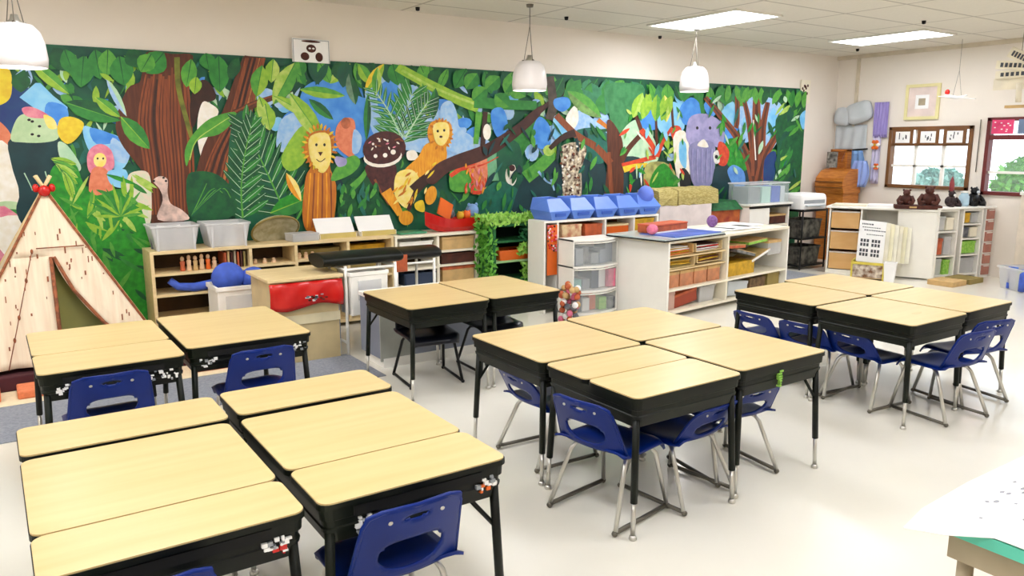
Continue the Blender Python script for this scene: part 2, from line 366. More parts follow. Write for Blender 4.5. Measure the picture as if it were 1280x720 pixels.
p.stroke([(30, 216), (38, 232), (40, 238)], 1.5, 1, GP); p.stroke([(56, 214), (60, 226), (66, 230)], 1.5, 1, GP)
p.poly([(74, 150), (88, 146), (104, 154), (98, 170), (84, 180), (72, 168)], Y2)
p.poly([(104, 158), (120, 162), (150, 172), (162, 190), (150, 212), (120, 200), (106, 178)], B1); p.poly([(112, 160), (140, 168), (150, 176), (120, 180)], B2); p.poly([(140, 172), (160, 190), (156, 204), (138, 196)], B4)
p.poly([(72, 178), (84, 182), (100, 206), (96, 214), (76, 200)], GP)
# trunks
p.poly([(182, 66), (214, 68), (240, 70), (232, 96), (238, 140), (238, 200), (232, 272), (192, 300), (186, 230), (170, 205), (150, 178), (144, 152), (158, 112), (176, 100)], T1)
for k in range(16):
    x = 160+k*4.6; p.stroke([(x+18-k, 92+g.uniform(-10, 10)), (x+8, 150), (x+16-k*.3, 210), (x+22-k*.6, 268)], g.uniform(2, 5), g.uniform(1, 3), g.choice((T2, T3, T1, T2)))
p.stroke([(220, 72), (222, 110), (232, 150), (238, 172)], 7, 5, pm('olive vine', (128, 134, 46)))
p.poly([(240, 112), (252, 100), (264, 108), (268, 124), (252, 132), (240, 160), (236, 138)], T3)
p.poly([(252, 128), (262, 130), (272, 140), (262, 160), (262, 185), (252, 200), (246, 176), (246, 148)], CR)
p.stroke([(316, 70), (304, 108), (292, 148), (272, 190), (262, 240)], 24, 46, T1)
for k in range(9):
    x = k*3.2; p.stroke([(306+x*.9, 73), (296+x*.9, 110), (284+x, 150), (262+x*1.2, 194), (246+x*1.6, 240)], g.uniform(1.5, 3.5), g.uniform(1.5, 4), g.choice((T2, T3, T2, pm('ginger line', (190, 120, 64)))))
p.stroke([(292, 142), (318, 130), (340, 122), (362, 113)], 10, 5, T1); p.stroke([(292, 140), (318, 128), (352, 115)], 2.5, 1.5, T2)
# big round leaves at the top left
for x, y, L, W, a, m in ((66, 60, 34, 26, 60, G1), (80, 62, 34, 22, 70, G2), (104, 70, 40, 30, 95, G2), (118, 62, 38, 26, 80, G2), (134, 62, 34, 24, 92, G3), (148, 70, 38, 30, 80, G2), (160, 62, 26, 24, 60, G1), (204, 66, 34, 30, 130, G2), (188, 68, 26, 24, 120, G3),
                         (238, 74, 36, 20, 100, G3), (256, 66, 22, 20, 80, G2), (272, 70, 46, 26, 88, G2), (244, 96, 22, 16, 95, G4), (296, 72, 30, 16, 110, G1), (60, 84, 22, 14, 100, SP), (26, 90, 26, 24, 90, G1)):
    p.leaf(x, y, L, W, a, m, None, G1)
p.leaf(36, 76, 66, 16, 40, G3, G4, G5); p.leaf(80, 128, 74, 24, 18, G1, G2, G3); p.leaf(118, 122, 40, 14, 38, G3, G4, G5); p.leaf(150, 146, 54, 22, 48, G2, G3, G4)
p.leaf(132, 98, 54, 10, 62, GP, B4); p.leaf(124, 92, 20, 6, 30, G4)
p.poly([(232, 208), (230, 188), (240, 168), (262, 148), (292, 140), (290, 152), (272, 168), (248, 174), (238, 190)], G3); p.stroke([(236, 200), (244, 176), (268, 158), (290, 144)], 1.4, .8, G5)
# leaves right of second trunk
for x, y, L, W, a, m, m2 in ((326, 82, 40, 22, 100, G4, G3), (368, 78, 60, 24, 118, G3, G5), (340, 74, 30, 18, 95, G5, G4), (322, 120, 44, 18, 70, G4, G5), (372, 74, 22, 16, 80, G2, G3), (330, 130, 34, 20, 80, G4, G5), (322, 150, 40, 12, 100, G5, G4)):
    p.leaf(x, y, L, W, a, m, m2, G2)
p.poly([(380, 108), (410, 96), (430, 100), (446, 120), (470, 130), (472, 180), (440, 200), (420, 190), (400, 170), (376, 186), (352, 180), (350, 150), (370, 130)], B2)
p.poly([(350, 150), (372, 140), (384, 150), (386, 176), (360, 190), (344, 184)], B4)
p.poly([(454, 118), (466, 98), (492, 96), (506, 116), (540, 130), (556, 150), (574, 160), (590, 186), (560, 200), (520, 190), (470, 176)], B4)
p.poly([(470, 112), (488, 100), (498, 118), (490, 150), (474, 146)], B2)
p.poly([(290, 150), (312, 140), (334, 170), (352, 220), (356, 282), (300, 282), (284, 220)], G0)
for (pts, L0, L1) in (([(356, 268), (338, 228), (320, 190), (304, 156)], 58, 26), ([(302, 272), (300, 236), (304, 196), (312, 160)], 40, 20)):
    P_ = [Vector(q) for q in pts]
    for i in range(13):
        t_ = i/12; f = t_*3; j = min(int(f), 2); q = P_[j].lerp(P_[j+1], f-j); d = (P_[j+1]-P_[j]).normalized(); a0 = math.degrees(math.atan2(d.y, d.x)); L_ = L0+(L1-L0)*t_
        for sg in (1, -1): p.leaf(q.x, q.y, L_, 8, a0+sg*(58-26*t_), (G1, G2)[(i+(sg > 0)) % 2] if sg > 0 else G1, None, GP)
    p.stroke(pts, 2.6, 1, G3)
p.poly([(232, 224), (246, 214), (270, 218), (288, 236), (292, 268), (240, 276)], G1)
for k in range(9): p.stroke([(238, 270), (246+k*4, 246-k*1.5), (252+k*5, 226+k*3)], 1.5, .8, G3 if k % 2 else G0)
p.leaf(336, 266, 54, 24, -22, G6, G2, G4); p.leaf(356, 216, 40, 12, 62, Y1, O1); p.poly([(372, 160), (384, 164), (380, 200), (360, 214), (350, 196)], G4)
p.leaf(340, 120, 60, 14, 28, G4, G5, G3); p.leaf(360, 116, 74, 22, 55, G4, G5, G3); p.leaf(372, 112, 58, 14, 8, G3, G4); p.leaf(384, 124, 40, 12, 40, G1, G2); p.leaf(436, 80, 36, 14, 136, G4, G5)
# top band middle
for k in range(26):
    x = 385+k*11.5; p.leaf(x, 74+k*.7+g.uniform(-2, 3), g.uniform(20, 38), g.uniform(10, 20), g.uniform(60, 125), g.choice((G1, G1, G2, G2, G3, G0)), None, G1)
p.leaf(434, 92, 40, 15, 78, G1, pm('sage', (120, 160, 130))); p.leaf(446, 80, 30, 14, 60, G3, G4); p.leaf(478, 80, 42, 14, 125, G4, Y2); p.leaf(470, 84, 36, 12, 95, G5, G3); p.leaf(458, 116, 60, 9, 92, G1, G2)
p.stroke([(494, 84), (530, 104), (570, 124), (596, 134)], 11, 15, G4); p.stroke([(500, 88), (540, 110), (590, 130)], 3, 3, G5); p.leaf(524, 104, 44, 18, 78, G3, G4, G5); p.leaf(542, 110, 40, 12, 95, G1, G2)
p.stroke([(590, 128), (630, 131), (668, 132)], 14, 11, G2)
for (x, y) in ((594, 92), (606, 110), (622, 96), (634, 108), (616, 118), (642, 96)): p.leaf(x, y, 24, 20, g.uniform(20, 150), G2, G3)
p.frond([(500, 178), (502, 150), (512, 120)], 42, 24, 7, 9, G2, GP, 64); p.frond([(498, 168), (484, 140), (468, 116)], 30, 18, 4, 8, G2, GP, 60); p.frond([(504, 172), (520, 146), (532, 128)], 34, 16, 4, 8, G1, GP, 55)
# blue bits right of middle
p.poly([(548, 134), (560, 126), (568, 140), (572, 160), (588, 172), (584, 190), (556, 188), (550, 160)], B4); p.poly([(612, 138), (626, 136), (632, 160), (620, 172), (612, 156)], B2); p.stroke([(596, 140), (592, 180)], 8, 6, G3)
p.stroke([(604, 140), (600, 190)], 6, 6, T3); p.ell(606, 165, 5, 10, CR)
p.poly([(640, 160), (668, 148), (676, 146), (686, 168), (680, 188), (660, 180), (648, 196), (636, 190)], G2); p.poly([(664, 158), (672, 146), (684, 158), (684, 182), (672, 186), (664, 176)], B2)
p.poly([(566, 196), (600, 196), (606, 226), (604, 246), (586, 240), (560, 236)], G3); p.poly([(578, 206), (588, 198), (606, 196), (604, 238), (592, 236), (584, 214)], SA); p.stroke([(560, 220), (580, 206), (592, 202)], 5, 8, RD); p.stroke([(588, 240), (600, 240), (612, 232)], 5, 3, RD)
p.stroke([(612, 190), (614, 226)], 12, 14, pm('mint', (120, 180, 140), (90, 160, 110))); p.poly([(620, 180), (646, 180), (650, 230), (632, 240), (620, 220)], G0); p.poly([(630, 212), (640, 206), (643, 222), (638, 232), (630, 226)], CR); p.ell(637, 210, 4, 4, DB)
p.poly([(592, 252), (614, 228), (634, 230), (660, 250), (672, 280), (590, 290)], pm('teal hill', (18, 108, 86), (14, 88, 74))); p.poly([(640, 250), (660, 212), (684, 200), (700, 210), (716, 250), (730, 300), (640, 300)], SP); p.stroke([(654, 222), (672, 208), (690, 190)], 16, 14, G3); p.ell(683, 188, 7, 7, G5)
p.stroke([(670, 214), (680, 226), (688, 230)], 3, 2, B4); p.stroke([(686, 224), (690, 238)], 3, 2, B4)
# animals of the middle
p.poly([(382, 172), (392, 164), (410, 164), (416, 176), (410, 206), (418, 232), (416, 270), (410, 288), (384, 290), (376, 268), (380, 222), (386, 208), (378, 190)], O2)
for k in range(6): p.stroke([(386+k*5, 216), (384+k*5.6, 250), (382+k*6, 284)], 2, 1.4, (O1, T2)[k % 2])
p.poly([(386, 170), (408, 168), (411, 200), (402, 216), (390, 208), (384, 190)], Y1); p.ell(391, 172, 3, 4, O1); p.ell(406, 171, 3, 4, O1)
for x, y in ((393, 180), (402, 180)): p.ell(x, y, 1.3, 1.6, BK)
p.poly([(418, 160), (428, 148), (440, 150), (442, 168), (440, 196), (428, 192), (418, 180)], SA); p.ell(430, 154, 6, 7, pm('clay', (206, 110, 70))); p.poly([(440, 162), (450, 172), (446, 190), (438, 190)], B4)
p.poly([(412, 226), (420, 206), (440, 194), (448, 204), (436, 218)], G3, True); p.poly([(416, 196), (430, 198), (430, 206), (420, 208)], LV)
p.poly([(420, 270), (424, 240), (440, 222), (462, 224), (472, 246), (474, 278), (430, 280)], G1); p.stroke([(438, 234), (450, 222), (456, 212)], 9, 4, G3)
p.poly([(456, 206), (490, 204), (492, 226), (486, 244), (470, 238), (458, 222)], DB); p.ell(478, 186, 27, 22, DB, -8); p.ell(476, 196, 24, 13, CR, -6); p.ell(476, 192, 23, 13, DB, -6)
for x, y, r_ in ((467, 195, 2.4), (479, 194, 2.8), (489, 190, 3.2), (464, 180, 1.6), (472, 176, 1.6), (482, 176, 1.4)): p.ell(x, y, r_, r_, CR)
p.stroke([(466, 224), (474, 240), (484, 256)], 3, 2, T2); p.poly([(506, 190), (516, 188), (520, 198), (508, 200)], CR)
p.poly([(502, 214), (520, 196), (530, 180), (550, 178), (556, 196), (544, 216), (528, 226), (508, 226)], O1); p.poly([(534, 156), (544, 150), (560, 154), (562, 172), (552, 186), (538, 182), (532, 170)], O1); p.poly([(539, 156), (556, 154), (558, 170), (550, 182), (541, 176)], Y1)
for x, y in ((543, 162), (551, 161)): p.ell(x, y, 1.3, 1.6, BK)
p.poly([(490, 236), (494, 216), (512, 212), (522, 226), (516, 250), (506, 260), (494, 250)], Y1); p.stroke([(480, 238), (490, 254), (498, 268)], 14, 8, O1); p.stroke([(524, 222), (514, 246), (508, 262)], 5, 5, DB); p.ell(505, 272, 9, 9, O1); p.ell(536, 244, 7, 12, O1, 15); p.poly([(516, 254), (526, 250), (528, 264), (518, 262)], Y2)
# long branch
p.stroke([(514, 238), (532, 222), (560, 206), (600, 190), (640, 168), (668, 142), (688, 126), (706, 113)], 14, 4, T3); p.poly([(530, 224), (542, 206), (566, 194), (604, 180), (640, 158), (664, 138), (676, 132), (672, 144), (650, 166), (606, 198), (560, 214), (540, 230)], pm('branch', (78, 40, 34), (64, 32, 28)))
p.stroke([(566, 214), (600, 206), (620, 196)], 3, 1, RD)
# --- right part: 
for k in range(30):
    x = 690+k*10.8; p.leaf(x, 97+k*.55+g.uniform(-2, 3), g.uniform(18, 40), g.uniform(10, 20), g.uniform(55, 125), g.choice((G1, G2, G2, G3, pm('fern', (56, 136, 92), (40, 116, 78)))), None, G2)
p.stroke([(684, 96), (688, 130), (684, 150)], 10, 12, pm('bark grey', (84, 72, 62))); p.poly([(690, 124), (706, 122), (710, 132), (700, 140), (690, 134)], B2); p.poly([(690, 145), (704, 152), (710, 166), (700, 176), (688, 170)], B1)
p.poly([(720, 138), (740, 150), (760, 160), (760, 186), (734, 180), (714, 164)], B4); p.poly([(704, 148), (716, 132), (720, 150), (712, 162)], CR); p.poly([(700, 200), (716, 190), (750, 200), (752, 262), (694, 262)], SP)
p.poly([(714, 166), (744, 160), (760, 176), (750, 204), (726, 196)], pm('teal leafage', (34, 116, 116), (26, 96, 88)))
for (x, y) in ((736, 112), (724, 120), (758, 108), (774, 116), (786, 110), (770, 128), (752, 124)): p.leaf(x, y-8, 28, 24, g.uniform(60, 120), pm('fern', (56, 136, 92)), G2)
p.poly([(754, 106), (800, 108), (792, 130), (776, 170), (762, 172), (758, 140)], pm('canopy stem', (40, 118, 66), (64, 140, 84)))
p.leaf(706, 114, 54, 20, 38, G3, pm('soft green', (132, 178, 92))); p.stroke([(744, 150), (762, 164)], 6, 4, O2); p.stroke([(734, 166), (760, 162)], 6, 3, G1)
p.poly([(772, 170), (790, 150), (806, 160), (820, 190), (812, 206), (776, 208)], GP); p.poly([(768, 208), (776, 196), (800, 200), (806, 232), (804, 262), (770, 262)], SP)
p.poly([(792, 132), (812, 126), (822, 140), (820, 160), (800, 160)], B2); p.poly([(818, 132), (846, 130), (852, 160), (836, 170), (820, 162)], B1)
p.poly([(756, 150), (772, 168), (776, 196), (773, 268), (752, 268), (756, 200)], T1); p.stroke([(760, 204), (742, 184), (716, 168), (692, 144)], 9, 8, T2); p.stroke([(772, 204), (782, 186), (800, 166)], 7, 6, T1); p.stroke([(800, 168), (790, 140)], 5, 5, T1); p.stroke([(758, 190), (762, 262)], 4, 6, T2)
p.stroke([(716, 166), (700, 172), (684, 186)], 10, 5, T3)
p.poly([(697, 188), (704, 180), (722, 178), (730, 188), (724, 210), (722, 250), (702, 250), (700, 216)], SPK)
p.stroke([(798, 162), (812, 182), (818, 196)], 7, 5, RD); p.stroke([(818, 196), (826, 176), (836, 160)], 5, 3, RD); p.stroke([(816, 196), (792, 202), (774, 206)], 6, 4, RD); p.poly([(834, 160), (846, 158), (850, 172), (840, 178)], RD); p.stroke([(816, 134), (818, 190)], 3, 3, T1); p.stroke([(836, 130), (838, 160)], 3, 3, T1)
p.stroke([(776, 212), (790, 208), (806, 206)], 8, 5, Y2)
p.poly([(804, 206), (834, 206), (844, 240), (806, 244)], pm('pale olive', (190, 190, 110))); p.poly([(806, 244), (812, 218), (826, 204), (840, 220), (846, 240), (836, 250), (810, 252)], G6)
p.poly([(838, 172), (856, 170), (858, 240), (846, 240)], CR); p.poly([(846, 178), (854, 180), (854, 210), (846, 200)], B1); p.poly([(846, 216), (852, 210), (860, 222), (858, 240), (848, 240)], BK)
for k in range(5): p.leaf(800+k*9, 116+k, 34, 14, 95+g.uniform(-20, 20), (G5, G4, G3, Y1, G4)[k], G4)
p.poly([(846, 136), (860, 122), (872, 132), (870, 150), (852, 156)], B2); p.poly([(876, 132), (886, 122), (892, 140), (884, 146)], B2); p.poly([(898, 140), (914, 128), (916, 158), (908, 180), (898, 172)], B1); p.poly([(920, 134), (934, 140), (938, 170), (926, 178), (920, 160)], B4)
for (x, y, r_, m) in ((906, 170, 9, B2), (880, 148, 5, B4), (930, 152, 6, B1)): p.ell(x, y, r_, r_, m)
p.stroke([(870, 110), (876, 146)], 6, 5, G2)
p.poly([(858, 148), (874, 142), (892, 148), (902, 162), (898, 184), (884, 180), (876, 176), (864, 184), (854, 172)], LV); p.poly([(860, 180), (888, 178), (890, 210), (884, 232), (864, 232), (858, 204)], pm('lavender shade', (132, 132, 178), (150, 148, 190))); p.poly([(868, 182), (876, 174), (882, 184)], CR)
p.ell(868, 160, 1.6, 2, BK); p.ell(884, 160, 1.6, 2, BK)
p.poly([(888, 218), (898, 206), (930, 208), (936, 262), (888, 272)], SP); p.poly([(904, 176), (924, 176), (936, 204), (924, 214), (906, 206)], G6); p.poly([(894, 180), (900, 178), (908, 190), (904, 206), (894, 204)], RD); p.poly([(888, 192), (894, 188), (896, 202), (890, 204)], WH); p.ell(892, 196, 2, 2.4, BK)
p.poly([(906, 212), (914, 206), (926, 214), (928, 230), (924, 238), (914, 232), (908, 222)], pm('parrot blue', (104, 164, 232), (84, 140, 220))); p.ell(921, 232, 4, 6, B2)
p.poly([(930, 128), (946, 120), (972, 130), (976, 160), (958, 190), (940, 186), (930, 160)], B4); p.poly([(956, 150), (964, 134), (968, 156), (960, 170), (954, 166)], B1)
p.poly([(932, 196), (950, 190), (958, 204), (948, 246), (936, 246)], T1)
for pts, a, b in (([(878, 122), (898, 146), (918, 172), (932, 200), (940, 230)], 6, 12), ([(918, 120), (918, 150), (916, 160)], 6, 6), ([(926, 124), (932, 150), (938, 196)], 5, 8), ([(942, 118), (942, 150), (942, 220)], 8, 14), ([(956, 128), (950, 160), (948, 210)], 6, 10), ([(974, 146), (966, 170), (952, 196), (944, 232)], 6, 12)):
    p.stroke(pts, a, b, T2); p.stroke(pts, a*.35, b*.35, T1)
p.stroke([(938, 150), (941, 200)], 1.4, 1.4, CR); p.poly([(952, 200), (966, 190), (964, 226), (952, 238)], B3)
p.poly([(966, 150), (986, 132), (1008, 122), (1008, 260), (960, 260), (968, 200)], G1)
for k in range(26):
    x, y = g.uniform(970, 1002), g.uniform(122, 240); p.leaf(x, y, g.uniform(12, 26), g.uniform(3, 6), g.uniform(95, 150), g.choice((GP, G3, G5, G2, G0)))
p.poly([(996, 146), (1004, 138), (1008, 150), (1000, 162)], B1)
for k in range(14): p.leaf(900+k*8, 106+k*.6, 22, 8, g.uniform(70, 120), g.choice((G2, G3, G1)))
# pink figures left
p.poly([(108, 196), (114, 184), (126, 180), (138, 188), (142, 206), (134, 214), (112, 216)], PK); p.ell(124, 200, 8, 9, Y1); p.ell(121, 198, 1.2, 1.4, BK); p.ell(128, 198, 1.2, 1.4, BK); p.poly([(114, 212), (130, 210), (138, 226), (140, 244), (112, 246)], SA); p.poly([(134, 214), (156, 212), (158, 232), (146, 234), (136, 228)], B1)
p.poly([(158, 222), (168, 214), (184, 216), (188, 240), (186, 280), (170, 276), (158, 250)], pm('birch', (232, 214, 196), (210, 220, 190), 14)); p.poly([(190, 226), (198, 220), (208, 224), (208, 240), (212, 254), (226, 262), (234, 274), (196, 274), (202, 250), (198, 236)], pm('pink beige', (236, 204, 190)))
for x, y in ((191, 226), (203, 222), (206, 226)): p.ell(x, y, 1.6, 1.3, BK)
# bright bush
p.poly([(62, 250), (66, 208), (92, 204), (104, 230), (120, 244), (150, 236), (176, 262), (186, 320), (184, 410), (80, 410)], G6)
for k in range(120):
    x, y = g.uniform(70, 170), g.uniform(216, 390)
    if x > 100+(y-216)*.9 and False: continue
    p.leaf(x, y, g.uniform(18, 42), g.uniform(3, 7), g.uniform(15, 100) if g.random() < .7 else g.uniform(100, 150), g.choice((G6, G6, G2, G3, G1) if y > 280 else (G3, G4, G5, G2, G6)))
for k in range(14): p.leaf(150, 270, g.uniform(24, 46), 4, 180+k*13+g.uniform(-4, 4), (G4, G3, G2)[k % 3])
for k in range(7): p.leaf(62+k*3, 198+k*3, 34, 9, 12+k*10, (G4, G3, G5)[k % 3], None, G1)
# brushwork over the figures
for k in range(26): a = k*math.tau/26; p.leaf(397+15*math.cos(a), 184+22*math.sin(a), 8, 3, math.degrees(a), (O1, O2, Y2)[k % 3])
p.poly([(387, 170), (408, 168), (411, 200), (402, 214), (390, 206), (385, 190)], Y1)
for x, y in ((393, 181), (403, 181)): p.ell(x, y, 1.5, 1.9, BK)
p.poly([(395, 190), (401, 190), (398, 195)], DB, False); p.stroke([(393, 199), (398, 202), (404, 198)], 1, 1, DB)
for k in range(22): a = k*math.tau/22; p.leaf(548+10*math.cos(a), 168+15*math.sin(a), 6, 2.6, math.degrees(a), (O1, O2)[k % 2])
p.poly([(539, 156), (556, 154), (558, 170), (550, 182), (541, 176)], Y1)
for x, y in ((544, 164), (552, 163)): p.ell(x, y, 1.4, 1.7, BK)
p.ell(548, 171, 2, 1.4, DB)
for k in range(30):
    x, y = g.uniform(492, 545), g.uniform(190, 262); 
    if abs((y-190)-(545-x)*1.25) < 26: p.leaf(x, y, g.uniform(8, 15), 2.6, g.uniform(95, 150), (O1, O2, Y2, Y1)[k % 4])
for k in range(16): p.leaf(g.uniform(456, 500), g.uniform(170, 184), 5, 2, g.uniform(0, 180), g.choice((CR, PK, T2)))
for k in range(34): p.leaf(g.uniform(578, 603), g.uniform(202, 236), g.uniform(6, 13), 2.4, g.uniform(70, 110), g.choice((SA, RD, O1, PK)))
for k in range(60):
    x, y = g.uniform(600, 752), g.uniform(150, 262); p.leaf(x, y, g.uniform(10, 24), g.uniform(2, 6), g.uniform(50, 130), g.choice((G1, G2, GT, SP, G3, G1)))
for k in range(50):
    x, y = g.uniform(776, 850), g.uniform(130, 245); p.leaf(x, y, g.uniform(8, 20), g.uniform(2, 5), g.uniform(30, 150), g.choice((G3, G5, B1, GP, G2, CR, G6, RD)))
for k in range(46):
    x, y = g.uniform(886, 1000), g.uniform(118, 255); p.leaf(x, y, g.uniform(8, 22), g.uniform(2, 5), g.uniform(60, 140), g.choice((G1, G2, GT, G6, G3, GP)))
for k in range(5): p.stroke([(862+k*6, 186), (861+k*6, 206), (863+k*5.4, 228)], 1.2, .8, LV)
for k in range(40): p.leaf(g.uniform(420, 474), g.uniform(226, 270), g.uniform(10, 22), g.uniform(3, 6), g.uniform(60, 130), g.choice((G1, G2, GT, G3)))
for k in range(46): p.leaf(g.uniform(698, 720), g.uniform(182, 246), 4, 2.6, g.uniform(0, 180), g.choice((CR, CR, DB, T2)))
mural = p.mb.build('wall_mural_painting'); mural.name = 'jungle_mural'
tag(mural, 'long painted jungle mural with trees, leaves and animals on the cream wall', 'mural')

# ================================================================== DESKS
DH = .62
def desk(x0, x1, y0, y1, label, group, seam=None, stickers=(), front='y', brace=()):
    """open bin desk: laminate top (one or two leaves), black bin, four adjustable legs"""
    cx, cy = (x0+x1)/2, (y0+y1)/2; t = thing('school_desk', label, 'desk', (cx, cy, 0), 0, group)
    x0 += .004; x1 -= .004; y0 += .004; y1 -= .004
    leaves = [(y0, y1)] if seam is None else [(y0, seam-.002), (seam+.002, y1)]
    for a, b in leaves:
        rr = min(.035, (b-a)/4)
        m = MB().use(M_black); m.prism([(x-cx, y-cy) for x, y in rrect(x0-.001, x1+.001, a-.001, b+.001, rr)], DH-.022, DH-.005)
        m.use(M_lam); m.prism([(x-cx, y-cy) for x, y in rrect(x0+.002, x1-.002, a+.002, b-.002, rr)], DH-.005, DH)
        m.build('desktop', None, t)
    def ring(i, z, r=.03): return [Vector((x-cx, y-cy, z)) for x, y in rrect(x0+i, x1-i, y0+i, y1-i, r, 4)]
    b = MB(); b.loft([ring(.006, DH-.022), ring(.008, DH-.058), ring(.015, DH-.062), ring(.016, DH-.082), ring(.012, DH-.086), ring(.014, DH-.098), ring(.022, DH-.102), ring(.028, DH-.136), ring(.05, DH-.14)], smooth=False)
    bn = b.build('book_bin', M_black, t)
    if front == 'y':   # near-black slab painting the shade inside the opening, on the side facing the pupil
        mo = MB().box(x0-cx+.10, x1-cx-.10, y0-cy+.0035, y0-cy+.02, DH-.058, DH-.028); mo.build('bin_opening_shade', mat('painted hollow shade', (6, 7, 7), .9), bn)
    for sx in (-1, 1):
        for sy in (-1, 1):
            px, py = (x1-cx-.036)*sx, (y1-cy-.036)*sy; qx, qy = px+.02*sx, py+.02*sy
            L = MB().use(M_black); L.tube([(px, py, DH-.10), (px+(qx-px)*.75, py+(qy-py)*.75, .16)], .0155, 10)
            L.use(M_chrome); L.tube([(px+(qx-px)*.75, py+(qy-py)*.75, .165), (qx, qy, .02)], .0105, 8)
            L.lathe([(.004, .02), (.014, .018), (.018, .006), (.016, 0), (.002, 0)], 12, (qx, qy, 0)); L.build('leg', None, t)
            if (sx, sy) in brace: MB().tube([(px-.09*sx, py, DH-.13), (px+.008*sx, py, DH-.25)], .008, 6).build('brace', M_black, t)
    for kind, u, v in stickers:
        s = MB(); g_ = random.Random(int(u*1000)+kind)
        for k in range(16):
            a_, c_ = g_.uniform(-.038, .038), g_.uniform(-.026, .024); s.use(g_.choice((M_paper, M_paper, M_grey, (M_red, M_orange, M_black)[kind % 3])))
            s.box(x0-cx+u+a_, x0-cx+u+a_+g_.uniform(.006, .02), y0-cy+.006-.001*k*.2, y0-cy+.0225, DH-.088+v+c_, DH-.088+v+c_+g_.uniform(.004, .014))
        s.build('name_sticker', None, t)
    return t
gA, gB, gC, gD, gE = 'desks of the nearest cluster', 'desks of the cluster by the tent', 'desks of the pair beside the low panel', 'desks of the centre cluster', 'desks of the cluster by the bookcases'
desk(0.0, .66, 1.99, 2.85, 'yellow topped desk cut by the bottom left border of the picture, nearest cluster', gA, 2.245, ((0, .56, 0),))
desk(.69, 1.335, 1.99, 2.85, 'yellow topped black desk with a navy chair at its sticker covered front, nearest cluster', gA, 2.285, ((1, .55, .01), (2, .14, -.01)), brace=((1, -1), (1, 1)))
desk(0.0, .68, 2.88, 3.20, 'shallow yellow desk at the back of the nearest cluster, end by the grey carpet strip', gA)
desk(.705, 1.355, 2.89, 3.22, 'shallow yellow desk at the back of the nearest cluster, end towards the open floor', gA)
desk(.10, .735, 3.92, 4.88, 'yellow topped desk with a seam across it, in front of the play tent', gB, 4.31, ((2, .10, 0), (2, .47, 0), (2, .54, 0)))
desk(.755, 1.41, 4.04, 4.91, 'yellow topped desk with no seam, beside the tent desk and before the white bin', gB, None, ((2, .09, 0), (2, .50, 0), (2, .57, .01)))
desk(2.11, 2.72, 4.27, 5.02, 'yellow topped desk over a black chair, end near the red storage box', gC, None, (), front='', brace=((-1, 1),))
desk(2.73, 3.32, 4.28, 5.06, 'yellow topped desk end near the leafy green bookcase', gC, None, (), front='')
desk(2.08, 2.735, 2.19, 2.825, 'yellow topped desk with a faint lid seam at the nearest corner of the centre cluster', gD, 2.515, (), front='')
desk(2.08, 2.735, 2.835, 3.50, 'yellow topped desk at the corner of the centre cluster next to the black-chair desks', gD, None, (), front='', brace=((-1, 1),))
desk(2.75, 3.40, 2.22, 2.875, 'yellow topped desk with a small green sticker, corner of the centre cluster', gD, None, (), front='', brace=((1, -1),))
desk(2.75, 3.40, 2.885, 3.53, 'yellow topped desk at the rear corner of the centre cluster, before the white cabinet', gD, None, (), front='')
desk(4.27, 4.895, 2.27, 2.925, 'pale topped desk with a brown stain mark, nearest corner of the far cluster', gE, None, (), front='')
desk(4.30, 4.92, 2.94, 3.60, 'pale topped desk at the far cluster corner beside the open shelving', gE, None, (), front='')
desk(4.91, 5.52, 2.29, 2.945, 'pale topped desk at the outermost right corner of the far cluster', gE, None, (), front='', brace=((1, -1),))
desk(4.935, 5.54, 2.955, 3.66, 'pale topped desk at the rear of the far cluster, before the chart papers', gE, None, (), front='')
for d in list(COL.objects):
    if d.get('label', '').startswith('yellow topped desk with a small green sticker'):
        s = MB().use(M_lgreen)
        for k in range(7): s.box(-.04+rng.uniform(-.012, .012), -.04+rng.uniform(.012, .025), -.33+.008, -.305, DH-.125+k*.012, DH-.117+k*.012)
        s.build('green_sticker', None, d)
    if 'brown stain' in d.get('label', ''):
        s = MB(); s.prism([(.06+.05*math.cos(a)*(1+.2*math.sin(3*a)), -.14+.016*math.sin(a)) for a in [k*math.tau/16 for k in range(16)]], DH, DH+.0006); s.build('brown_stain', mat('brown stain', (214, 190, 140), .5), d)

# ================================================================== CHAIRS
def shell(nu, nv, inside, hole, pos):
    """grid over u,v in [-1,1]x[0,1]; pos(u,v)->point; hole(u,v)<0 removed; snapped borders"""
    V, F = {}, []; vs = []
    def vid(i, j):
        if (i, j) not in V:
            u, v = -1+2*i/nu, j/nv; h = hole(u, v)
            if abs(h) < .6:
                e = .01; gx, gy = (hole(u+e, v)-hole(u-e, v))/(2*e), (hole(u, v+e)-hole(u, v-e))/(2*e); q = gx*gx+gy*gy
                if q > 1e-6:
                    du, dv = -h*gx/q, -h*gy/q
                    if abs(du) < 1.05/nu and abs(dv) < .55/nv: u += du; v += dv
            V[i, j] = len(vs); vs.append(pos(u, v))
        return V[i, j]
    for i in range(nu):
        for j in range(nv):
            u, v = -1+2*(i+.5)/nu, (j+.5)/nv
            if hole(u, v) >= 0: F.append((vid(i, j), vid(i+1, j), vid(i+1, j+1), vid(i, j+1)))
    return vs, F
